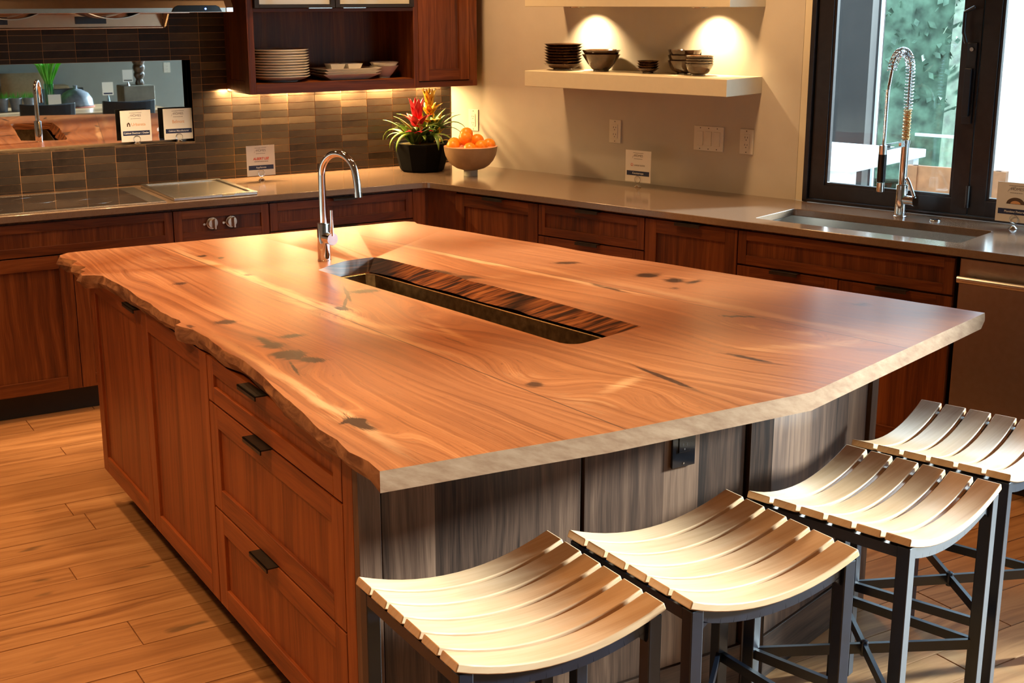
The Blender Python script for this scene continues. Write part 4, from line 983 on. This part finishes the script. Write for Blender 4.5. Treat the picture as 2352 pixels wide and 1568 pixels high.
for fx in (-2.34, -1.905):
    b = MB(); x0 = fx-hc
    vs = []; n = 12
    for k_ in range(n+1):
        t = -1+2*k_/n; zz = .080-.030*(1-t*t)
        vs += [(x0+t*.125, -.42, zz), (x0+t*.125, -.17, zz), (x0+t*.125, -.42, zz+.004), (x0+t*.125, -.17, zz+.004)]
    fs = []
    for k_ in range(n):
        a = 4*k_; c = a+4; fs += [(a, a+1, c+1, c), (a+2, c+2, c+3, a+3), (a, c, c+2, a+2), (a+1, a+3, c+3, c+1)]
    fs += [(0, 2, 3, 1), (4*n, 4*n+1, 4*n+3, 4*n+2)]
    b.add(vs, fs); b.build('filter', 'steel_hood', hd)
    b = MB(); b.box(x0-.10, x0+.04, -.1125, -.108, .026, .058); b.build('vent_slot', 'black', hd)
    b = MB(); b.lathe([(0, .0785), (.028, .0785), (.032, .0835)], 20, (x0-.05, -.50, 0)); b.build('lamp_lens', 'lens', hd, fix=False)
    light('SPOT', (fx-.05, -.50, 1.73), 34, (1, .66, .34), size=.02, target=(fx-.02, -.25, .9), spot=math.radians(95), blend=.6, name='hood_lamp')

# ------------------------------------------------------------------ cooktop and grill
ck = empty('cooktop', (-2.26, -.345, HC), 0, 'wide ceramic glass cooktop with bright steel frame at left', 'cooktop')
b = MB(); L, D = .475, .262
b.box(-L, L, -D, -D+.022, .0003, .005); b.box(-L, L, D-.012, D, .0003, .005); b.box(-L, -L+.02, -D, D, .0003, .005); b.box(L-.075, L, -D+.022, D-.012, .0003, .005)
b.build('steel_frame', 'steel', ck, bevel=.0015); MB().box(-L+.02, L-.075, -D+.022, D-.012, .0003, .0042).build('glass_top', 'blackglass', ck)
rg = MB()
for cx, cy, r in ((-.28, -.10, .085), (-.28, .11, .07), (-.02, .08, .10), (.20, -.09, .08)):
    rg.tube([(cx+r*math.cos(2*PI*i/40), cy+r*math.sin(2*PI*i/40), .0043) for i in range(40)], .0006, 4, closed=True)
rg.build('burner_ring', 'steel', ck)
gr = empty('grill_plate', (-1.552, -.338, HC), 0, 'small framed steel griddle plate right of the cooktop', 'griddle')
b = MB(); L, D = .198, .265
b.box(-L, L, -D, -D+.020, .0003, .016); b.box(-L, L, D-.020, D, .0003, .016); b.box(-L, -L+.020, -D+.02, D-.02, .0003, .016); b.box(L-.028, L, -D+.02, D-.02, .0003, .016)
b.build('steel_frame', 'steel', gr, bevel=.003); MB().box(-L+.02, L-.028, -D+.02, D-.02, .0003, .009).build('plate', 'steel', gr); MB().box(.03, .085, -D-.004, -D, .008, .016).build('pull_tab', 'brass', gr)

# ------------------------------------------------------------------ sign cards
def card(name, loc, rz, label, logo, strip, tall=.15, zb=.026, wide=.148):
    o = empty(name, loc, rz, label, 'sign', 'white sign cards on wire holders')
    c = MB().box(-wide/2, wide/2, .0, .0015, zb, zb+tall).build('card', 'card', o)
    top = zb+tall; y = -.0004
    for zz, w_ in ((.012, .060), (.040, .048)):
        r = MB(); xx = -w_/2
        while xx < w_/2:
            L = rnd(.003, .008); r.box(xx, min(xx+L, w_/2), y, y+.0003, top-zz-.0009, top-zz+.0009); xx += L+.0012
        r.build('fine_print', 'ink', o)
    text(o, 'HOMES', .0155, .002, y, top-.0255, 'ink', sx=1.0)
    r = MB(); r.tube([(-.034, y, top-.036), (-.028, y, top-.026), (-.018, y, top-.019), (-.004, y, top-.0165)], .0004, 4); r.build('flourish', 'ink', o)
    logo(o, top, y)
    b = MB().box(-wide*.44, wide*.44, y, y+.0003, zb+.030, zb+.052); b.build('strip', 'navy', o)
    text(o, strip, .0125 if len(strip) < 16 else .0115, 0, y-.0002, zb+.041, 'whiteink', bold=.0002)
    h = MB(); R = .0165; zc = zb+.012
    h.tube([(R*math.cos(2*PI*i/28), -.003, zc+R*math.sin(2*PI*i/28)) for i in range(28)], .0011, 6, closed=True); h.tube([(0, -.003, zc-R), (0, -.002, .006)], .0012, 6)
    h.tube([(R*math.cos(2*PI*i/28), .0045, zc+R*math.sin(2*PI*i/28)) for i in range(28)], .0011, 6, closed=True)
    h.build('wire_ring', 'chrome', o, smooth=True)
    MB().lathe([(0.016, .0003), (.017, .003), (.012, .008), (.005, .013), (0, .0145)], 20).build('holder_base', 'chrome', o, smooth=True)
    return o
def lg_house(o, top, y):
    text(o, 'Urbanata', .0195, .012, y, top-.068, 'orangeink', bold=.0001, sx=.95)
    r = MB(); r.prism([(-.044, top-.077), (-.044, top-.064), (-.036, top-.056), (-.028, top-.064), (-.028, top-.077), (-.033, top-.077), (-.033, top-.069), (-.038, top-.064), (-.039, top-.077)], y, y+.0003, axis='y'); r.build('logo', 'brownink', o)
def lg_bell(o, top, y): text(o, 'Bellmont', .0225, 0, y, top-.064, 'orangeink', sx=.75)
def lg_al(o, top, y):
    text(o, 'ALBERT LEE', .0170, 0, y, top-.066, 'red', shear=.25, bold=.0005, sx=.92)
    r = MB(); xx = -.034
    while xx < .034: L = rnd(.004, .008); r.box(xx, xx+L, y, y+.0003, top-.081, top-.0785); xx += L+.0012
    r.build('fine_print', 'brownink', o)
def lg_cs(o, top, y):
    text(o, 'caesarstone', .0145, .008, y, top-.070, 'ink', sx=.9)
    r = MB(); r.tube([(-.036+.006*math.cos(2*PI*i/18), y+.0002, top-.069+.006*math.sin(2*PI*i/18)) for i in range(18)], .0011, 4, closed=True); r.build('logo', 'red', o)
def lg_arc(o, top, y):
    r = MB(); n = 14; O_ = [(.036*math.cos(PI*i/n), top-.084+.026*math.sin(PI*i/n)) for i in range(n+1)]; r.prism(O_, y, y+.0003, axis='y'); r.build('logo', 'brownink', o)
    r = MB(); O_ = [(.020*math.cos(PI*i/n), top-.083+.012*math.sin(PI*i/n)) for i in range(n+1)]; r.prism(O_, y-.0003, y, axis='y'); r.build('logo_inset', 'brass', o)
card('sign_card', (-1.727, .012, NZ0+.0012), 0, 'white card reading Cabinet Designer / Dealer on the mirror ledge', lg_house, 'Cabinet Designer / Dealer', zb=.012)
card('sign_card', (-1.518, .012, NZ0+.0012), 0, 'white card reading Cabinet Manufacturer at right end of the mirror ledge', lg_bell, 'Cabinet Manufacturer', zb=.012)
card('sign_card', (-1.166, -.163, HC), 0, 'white card reading Appliances on the counter below the tiles', lg_al, 'Appliances')
card('sign_card', pB(1.365, HC, .134), RB, 'white card reading Countertops on the counter against grey wall', lg_cs, 'Countertops')
card('sign_card', pB(3.155, HC, .120), RB, 'tall white card reading Plumbing Fixtures at right edge before the window', lg_arc, 'Plumbing Fixtures', tall=.155, wide=.150)
# ------------------------------------------------------------------ plant and fruit
pp = empty('potted_bromeliad', (-.300, -.235, HC), 0, 'bromeliad with red and yellow blooms in black pot', 'plant')
b = MB(); b.lathe([(.108, .0003), (.118, .012), (.150, .135), (.152, .150), (.144, .150), (.140, .138)], 10); b.build('pot', 'pot', pp, bevel=.004)
MB().lathe([(.142, .134), (.09, .142), (0, .148)], 18).build('moss', 'soil', pp, smooth=True)
def leaf(mat, base, az, L, rise, droop, w, name='leaf', twist=0., n=10, parent=pp):
    b = MB(); p = Vector(base); el = rise; vs = []; step = L/n; d0 = Vector((math.cos(az), math.sin(az), 0)); side = Vector((-math.sin(az), math.cos(az), 0))
    for i in range(n+1):
        t = i/n; ww = w*min(1, (t*5+.45))*(1-t**2.6)*.5+.0008
        d = d0*math.cos(el)+Vector((0, 0, math.sin(el))); nrm = side.cross(d).normalized()
        for q, off in ((-1, .28), (0, 0), (1, .28)): vs.append(p+side*(q*ww)-nrm*(abs(q)*ww*-off)*1.)
        p = p+d*step; el -= droop*step/L*(0.5+t*1.2)
    fs = []
    for i in range(n):
        a = 3*i; fs += [(a, a+1, a+4, a+3), (a+1, a+2, a+5, a+4)]
    b.add(vs, fs); o = b.build(name, mat, parent, smooth=True, solid=.0012); return o
random.seed(5)
for cx, cy, c0 in ((-.045, -.01, 0), (.055, .01, 1)):
    for i in range(12):
        az = i*2.4+c0+rnd(-.2, .2); ring_ = i/15
        leaf('leafl' if i % 3 == 0 else 'leaf', (cx+.012*math.cos(az), cy+.012*math.sin(az), .145), az, rnd(.18, .27), rnd(.75, 1.3), rnd(1.1, 2.5), rnd(.036, .050))
for az, L, rise, dr, w, m_ in ((2.75, .21, 1.10, .9, .050, 'leafl'), (2.95, .17, 1.0, .5, .045, 'leaf'), (.25, .25, .95, .5, .040, 'leaf'), (1.15, .20, 1.3, .3, .045, 'leaf'), (-.15, .27, .85, 1.9, .026, 'leaf'), (3.2, .26, .85, 2.6, .030, 'leafl'), (3.5, .27, .8, 2.7, .026, 'leafl'), (-1.2, .19, .9, 2.4, .034, 'leafl'), (-1.9, .15, 1.0, 2.2, .030, 'leafl'), (-.8, .23, .8, 2.4, .032, 'leafl'), (-.35, .21, 1.2, .4, .046, 'leaf')):
    leaf(m_, (.0, .0, .145), az, L, rise, dr, w*1.3)
def bloom(mat, cx, cy, z, L, n, lean, w=.022):
    st = MB(); st.tube([(cx*.6, cy*.6, .14), (cx, cy, z)], [.007, .010], 8); st.build('stem', mat if mat == 'bractr' else 'leafl', pp, smooth=True)
    for k_ in range(3):
        zz = z-.015+.010*k_
        for i in range(n): leaf(mat, (cx, cy, zz-.06+.03*k_), i*2*PI/n+k_*.5+lean, L*(.85+.1*k_), 1.28-.34*(2-k_), .30+.45*(2-k_), w, name='bract', n=7)
bloom('bractr', -.040, -.03, .270, .110, 6, .3, .046)
bloom('bracty', .050, .0, .325, .100, 7, .1, .036)
bloom('bracty', .095, .0, .215, .085, 4, .8, .018)

fbw = MB().lathe([(0, .030), (.03, .030), (.045, .032), (.072, .040), (.097, .056), (.116, .078), (.129, .104), (.135, .128), (.1375, .150), (.133, .151), (.130, .128), (.123, .104), (.110, .080), (.09, .060), (.06, .046), (0, .040)], 44)
bo = empty('fruit_bowl', (-.181, -.545, HC), 0, 'tan footed bowl holding oranges in the counter corner', 'bowl')
fbw.build('bowl_body', 'bowlwood', bo, smooth=True); MB().lathe([(.036, .0003), (.036, .030)], 28).build('bowl_foot', 'foot', bo, smooth=True)
MB().lathe([(.1295, .1375), (.1335, .1516), (.1372, .1510)], 44).build('rim', 'bowlin', bo, smooth=True)
orp = [(r_*.857+f_*.515, -r_*.515+f_*.857, z_) for r_, f_, z_ in [(-.088, -.035, .158), (-.002, -.068, .146), (.056, -.052, .157), (.094, .005, .160), (.040, .072, .152), (-.028, .085, .150), (-.085, .040, .162), (.0, .0, .128), (-.026, -.020, .197), (.034, .030, .180), (-.022, .045, .212)]]
names = ['front left, against the rim', 'front centre, low behind the rim', 'front right of centre', 'at the right rim', 'rear right', 'at the back rim', 'rear left', 'buried at the middle', 'second layer, left of centre', 'second layer, right of centre', 'topmost, crowning the pile']
for (x, y, z), nm in zip(orp, names):
    b = MB(); R = .0345; b.lathe([(R*math.sin(PI*i/14), -R*.96*math.cos(PI*i/14)) for i in range(15)], 24)
    o = empty('orange_fruit', (-.181+x, -.545+y, HC+z-.004), 0, 'orange in the footed bowl, '+nm, 'orange', 'oranges in the footed bowl')
    b.build('peel', 'orange', o, smooth=True); MB().lathe([(0, R*.955), (.003, R*.965), (0, R*.985)], 6).build('stem_button', 'leaf', o)
    o.rotation_euler = (rnd(-.5, .5), rnd(-.5, .5), rnd(0, 6))

# ------------------------------------------------------------------ the dining end, seen in the mirror
dt = empty('dining_table', (-.40, -6.75, 0), 0, 'wooden dining table reflected in the mirror', 'table')
MB().box(-.88, .78, -.50, .52, .715, .75).build('table_top', 'slat', dt, bevel=.004)
for sx, sy in ((-1, -1), (1, -1), (-1, 1), (1, 1)): MB().box(sx*.74-.04-.05, sx*.74+.04-.05, sy*.42-.04, sy*.42+.04, .0005, .716).build('leg', 'black', dt, bevel=.003)
def chair():
    t = empty('dining_chair')
    MB().box(-.23, .23, -.23, .23, .41, .48).build('seat', 'leather', t, bevel=.02)
    b = MB(); vs = []; n = 10
    for k_ in range(n+1):
        q = -1+2*k_/n; yb_ = .20+.05*(1-q*q)
        for z in (.46, .88):
            for dy in (0, .045): vs.append((q*.24, yb_+dy+(z-.46)*.12, z+(.012*q*q if z > .6 else 0)))
    fs = []
    for k_ in range(n):
        a = 4*k_; c = a+4; fs += [(a, c, c+2, a+2), (a+1, a+3, c+3, c+1), (a+2, c+2, c+3, a+3), (a, a+1, c+1, c)]
    fs += [(0, 2, 3, 1), (4*n, 4*n+1, 4*n+3, 4*n+2)]
    b.add(vs, fs); b.build('backrest', 'leather', t, bevel=.008)
    for sx in (-1, 1):
        for sy in (-1, 1): MB().box(sx*.2-.02, sx*.2+.02, sy*.2-.02, sy*.2+.02, .0005, .42).build('leg', 'black', t)
    return t
c0 = chair()
for i, (x, y, a, lb) in enumerate([(-.17, -6.02, 0, 'black leather dining chair at near right of the table, in the mirror'), (-.90, -6.02, 0, 'black leather dining chair at near left of the table, in the mirror'),
                                   (-.33, -7.00-.52, PI, 'black leather dining chair on the far side of the table, in the mirror'), (.72, -7.0, -PI/2, 'black leather dining chair at the right table end, in the mirror')]):
    o = c0 if i == 0 else copy_tree(c0); o.location = (x, y, 0); o.rotation_euler = (0, 0, a); tag(o, lb, 'chair', 'black dining chairs')
vs_ = empty('glass_vase', (-.62, -6.95, .7505), 0, 'tall glass vase of green stalks on the dining table', 'vase')
MB().lathe([(.045, .0), (.05, .01), (.05, .24), (.046, .24), (.046, .012), (0, .010)], 20).build('glass', 'vaseglass', vs_, smooth=True)
for i in range(46):
    a = i*2.4; r = rnd(.0, .035); t = rnd(.5, 1.); b = MB(); x0, y0 = r*math.cos(a)*.6, r*math.sin(a)*.6
    b.tube([(x0, y0, .02), (x0*2, y0*2, .26), (x0*2+math.cos(a)*.08*t, y0*2+math.sin(a)*.08*t, .42), (x0*2+math.cos(a)*.14*t, y0*2+math.sin(a)*.14*t, rnd(.44, .52))], [.004, .005, .007, .002], 5)
    b.build('stalk', 'green', vs_, fix=False)
cl = empty('grey_cloche', (-.36, -6.98, .7505), 0, 'round blue-grey domed pot on the dining table', 'pot')
MB().lathe([(.15, .0), (.165, .02), (.158, .08), (.12, .14), (.06, .172), (.02, .182), (.018, .20), (.024, .212), (0, .218)], 28).build('dome', 'darkclay', cl, smooth=True); MB().lathe([(.17, -.0002), (.18, .006), (.17, .012)], 28).build('tray', 'cushion_r', cl)
pb_ = empty('grass_planter', (-1.02, -6.75, .7505), 0, 'dark planter of short grass at left end of dining table', 'planter')
for i in range(4): MB().lathe([(.045, .0), (.062, .13), (.058, .13), (.04, .01)], 14, (-.21+i*.125, 0, 0)).build('pot', 'darkclay', pb_, smooth=True)
g = MB()
for i in range(160):
    x = rnd(-.26, .22); y = rnd(-.05, .05); h_ = rnd(.03, .07); g.add([(x-.003, y, .12), (x+.003, y, .12), (x+rnd(-.02, .02), y+rnd(-.02, .02), .13+h_)], [(0, 1, 2)])
g.build('grass', 'green', pb_, fix=False)['kind'] = 'stuff'
sc_ = empty('table_sign', (-.66, -6.55, .7505), PI, 'white sign card at left of the dining table, in the mirror', 'sign'); MB().box(-.06, .06, 0, .003, .01, .16).build('card', 'card', sc_); MB().box(-.05, .05, -.001, 0, .015, .04).build('strip', 'navy', sc_); MB().lathe([(.02, 0), (.01, .012)], 12).build('holder_base', 'chrome', sc_)
sc_ = empty('table_sign', (-.02, -7.05, .7505), PI, 'white sign card by the far dining chair, in the mirror', 'sign'); MB().box(-.055, .055, 0, .003, .10, .23).build('card', 'card', sc_); MB().box(-.045, .045, -.001, 0, .11, .125).build('strip', 'navy', sc_); MB().lathe([(.02, 0), (.005, .10)], 12).build('holder_base', 'chrome', sc_)
pd = MB().box(-.17, .17, -.15, .15, 0, .885).build('pedestal', 'concrete', bevel=.01, loc=(.52, -7.98, .0005)); tag(pd, 'grey-brown square pedestal by the grey wall, in the mirror', 'pedestal')
bv_ = MB().lathe([(.045, 0), (.05, .02), (.035, .06), (.06, .10), (.058, .125), (.05, .14), (.068, .18), (.064, .205), (.055, .22), (.074, .26), (.07, .29), (.062, .30), (.078, .34), (.07, .35)], 24).build('bronze_vase', 'stoneware', smooth=True, loc=(.56, -7.95, .886)); tag(bv_, 'ribbed brown vase on the pedestal, in the mirror', 'vase')
for i in range(10):
    pass
tw = MB()
for i in range(12): a = i*.9; tw.tube([(.03*math.cos(a), .03*math.sin(a), .30), (.08*math.cos(a), .08*math.sin(a), .42)], .003, 4)
tw.build('twigs', 'pull', bv_)
sc_ = empty('pedestal_sign', (.41, -7.86, .8860), PI, 'white sign card on the pedestal, in the mirror', 'sign'); MB().box(-.055, .055, 0, .003, .04, .17).build('card', 'card', sc_); MB().box(-.045, .045, -.001, 0, .05, .065).build('strip', 'ink', sc_); MB().lathe([(.02, 0), (.005, .04)], 12).build('holder_base', 'chrome', sc_)
so = empty('bench_sofa', (-1.3, -8.72, 0), 0, 'upholstered bench sofa against the grey wall, in the mirror', 'sofa'); MB().box(-1.2, 1.35, -.40, .38, .10, .45).build('seat', 'cushion', so, bevel=.03); MB().box(-1.2, 1.35, -.45, -.25, .40, .85).build('backrest', 'cushion', so, bevel=.04)
for sx in (-1.1, 1.25): MB().box(sx-.03, sx+.03, -.35, .30, .0005, .11).build('leg', 'black', so)
for x, m_, lb in ((-1.62, 'cushion_r', 'rust square cushion leaning on the bench sofa'), (-1.07, 'cushion', 'tan square cushion leaning left of the vase on the sofa'), (-.47, 'cushion', 'tan square cushion at right end of the bench sofa')):
    b = MB(); n = 8; vs = []
    for s_ in (-1, 1):
        for i in range(n+1):
            for j in range(n+1):
                u_, v_ = -1+2*i/n, -1+2*j/n; th = .085*((1-u_**4)*(1-v_**4))**.5; vs.append((u_*.27, s_*th, .27+v_*.27))
    fs = []; q = (n+1)**2
    for i in range(n):
        for j in range(n): a = i*(n+1)+j; fs += [(a, a+1, a+n+2, a+n+1), (q+a, q+a+n+1, q+a+n+2, q+a+1)]
    b.add(vs, fs); o = b.build('cushion', m_, smooth=True, loc=(x, -8.68, .455)); o.rotation_euler = (.28, 0, 0); tag(o, lb, 'cushion', 'cushions on the bench sofa'); o.location.y = -8.72
    o.location.z = .47; o.rotation_euler = (.12, 0, 0)
plate('wall_outlet', (1.25, -9.199, 1.0), PI, .08, .12, 'pale outlet on the grey rear wall, in the mirror')

# ------------------------------------------------------------------ outdoors
tag(MB().box(-12, 60, -60, 60, -.25, -.10).build('patio_ground', 'paver'), kind='structure')
def outB(name, s0, s1, d0, d1, z0, z1, mat, bevel=0., parent=None):
    m_ = ((s0+s1)/2, -(d0+d1)/2); p_ = fB(m_[0], (d0+d1)/2)
    o = MB().box(-(s1-s0)/2, (s1-s0)/2, -(d1-d0)/2, (d1-d0)/2, 0, z1-z0).build(name, mat, bevel=bevel); o.location = (p_.x, p_.y, z0); o.rotation_euler = (0, 0, RB); return o
tag(outB('dark_screen', .2, 1.055, -3.1, -2.9, -.10, 3.0, 'darkwall'), 'dark brown outdoor screen wall behind left window pane', 'screen')
tag(outB('white_post', 1.058, 1.075, -3.04, -3.02, -.10, 3.0, 'whitepaint'), 'thin white post at the edge of the dark outdoor screen', 'post')
rl = empty('glass_railing', (0, 0, 0), RB, 'frameless glass railing with thin top rail across the patio', 'railing')
MB().box(1.1, 9, 3.6, 3.62, .85, .87).build('top_rail', 'whitepaint', rl)
for i in range(6): MB().box(1.1+i*1.3, 2.38+i*1.3, 3.605, 3.615, -.09, .85).build('glass_panel', 'glass', rl)
p_ = fB(1.30, -1.35); tb_ = empty('patio_table', (p_.x, p_.y, -.10), RB, 'white outdoor table seen through the left window pane', 'table')
MB().box(-.62, .66, -.45, .45, 1.03, 1.075).build('table_top', 'whitepaint', tb_, bevel=.004)
for sx in (-.55, .60):
    for sy in (-.38, .38): MB().box(sx-.035, sx+.035, sy-.035, sy+.035, .0005, 1.03).build('leg', 'whitepaint', tb_)
MB().box(-.55, .60, -.40, -.36, .93, 1.03).build('apron', 'whitepaint', tb_)
def pchair(loc, lb):
    t = empty('patio_chair', loc, RB+.1, lb, 'chair', 'cedar patio chairs')
    MB().box(-.24, .24, -.22, .22, .40, .44).build('seat', 'cedar', t)
    for sx in (-1, 1):
        MB().box(sx*.22-.028, sx*.22+.028, .18, .23, .0005, 1.06).build('leg', 'cedar', t); MB().box(sx*.22-.025, sx*.22+.025, -.22, -.17, .0005, .40).build('leg', 'cedar', t)
    MB().box(-.22, .22, .19, .22, .92, 1.06).build('back_rail', 'cedar', t)
    for k_ in (-.10, .0, .10): MB().box(k_-.02, k_+.02, .195, .215, .44, .92).build('back_slat', 'cedar', t)
p_ = fB(2.40, -1.0); pchair((p_.x, p_.y, -.10), 'cedar patio chair seen through the pane behind the spring faucet')
p_ = fB(3.35, -1.6); pchair((p_.x, p_.y, -.10), 'cedar patio chair seen in the right window leaf')
sc2 = tag(outB('stone_column', 2.36, 3.1, -1.95, -1.6, -.10, 1.42, 'whitepaint', .01), 'pale stone-faced column outside the right window leaf', 'column')
sw_ = tag(outB('stone_wall', 3.4, 9.5, -5.2, -4.9, -.10, 1.3, 'stone'), 'pale stone garden wall beyond the right window leaf', 'wall')
random.seed(3)
TL = ['leftmost leafy tree of the rear hedge row beyond the patio', 'leafy tree behind the dark outdoor screen, second from left', 'leafy tree rising behind the white post and outdoor screen', 'leafy tree seen through the pane left of the spring faucet', 'leafy tree seen through the pane behind the spring faucet', 'leafy tree seen above the window handle', 'leafy tree seen in the right window leaf', 'leafy tree above the stone garden wall', 'rightmost leafy tree behind the stone garden wall']
for i in range(9):
    p_ = fB(-3.4+i*1.46, -6.6-(i % 2)*2.6, -.1); b = MB(); vs = []; fs = []
    hh = 3.3+.5*((i*5) % 3)
    near = 1 <= i <= 7
    for k_ in range(4200 if near else 700):
        a = rnd(0, 2*PI); q = rnd(-1, 1); r = (1-abs(q)**3)*rnd(.72, 1.0); sz = .045 if near else .12
        c = Vector((1.0*r*math.cos(a), .95*r*math.sin(a), hh/2+q*hh/2)); n_ = Vector((rnd(-1, 1), rnd(-1, 1), rnd(-1, 1))).normalized(); u_ = n_.orthogonal().normalized()*sz*rnd(.8, 1.3); v_ = n_.cross(u_).normalized()*sz*.6
        o_ = len(vs); vs += [c-u_, c-v_, c+u_, c+v_]; fs.append((o_, o_+1, o_+2, o_+3))
    b.add(vs, fs); t = empty('garden_tree', p_, 0, TL[i], 'tree', 'evergreen screen beyond the patio')
    b.build('foliage', 'hedge', t, fix=False)['kind'] = 'stuff'; MB().lathe([(.12, 0), (.07, hh*.7)], 10).build('trunk', 'cedar', t)
    MB().lathe([(0, .15), (.80, .3), (.86, hh*.5), (.7, hh*.85), (0, hh*.97)], 14).build('inner_foliage', 'hedge', t)
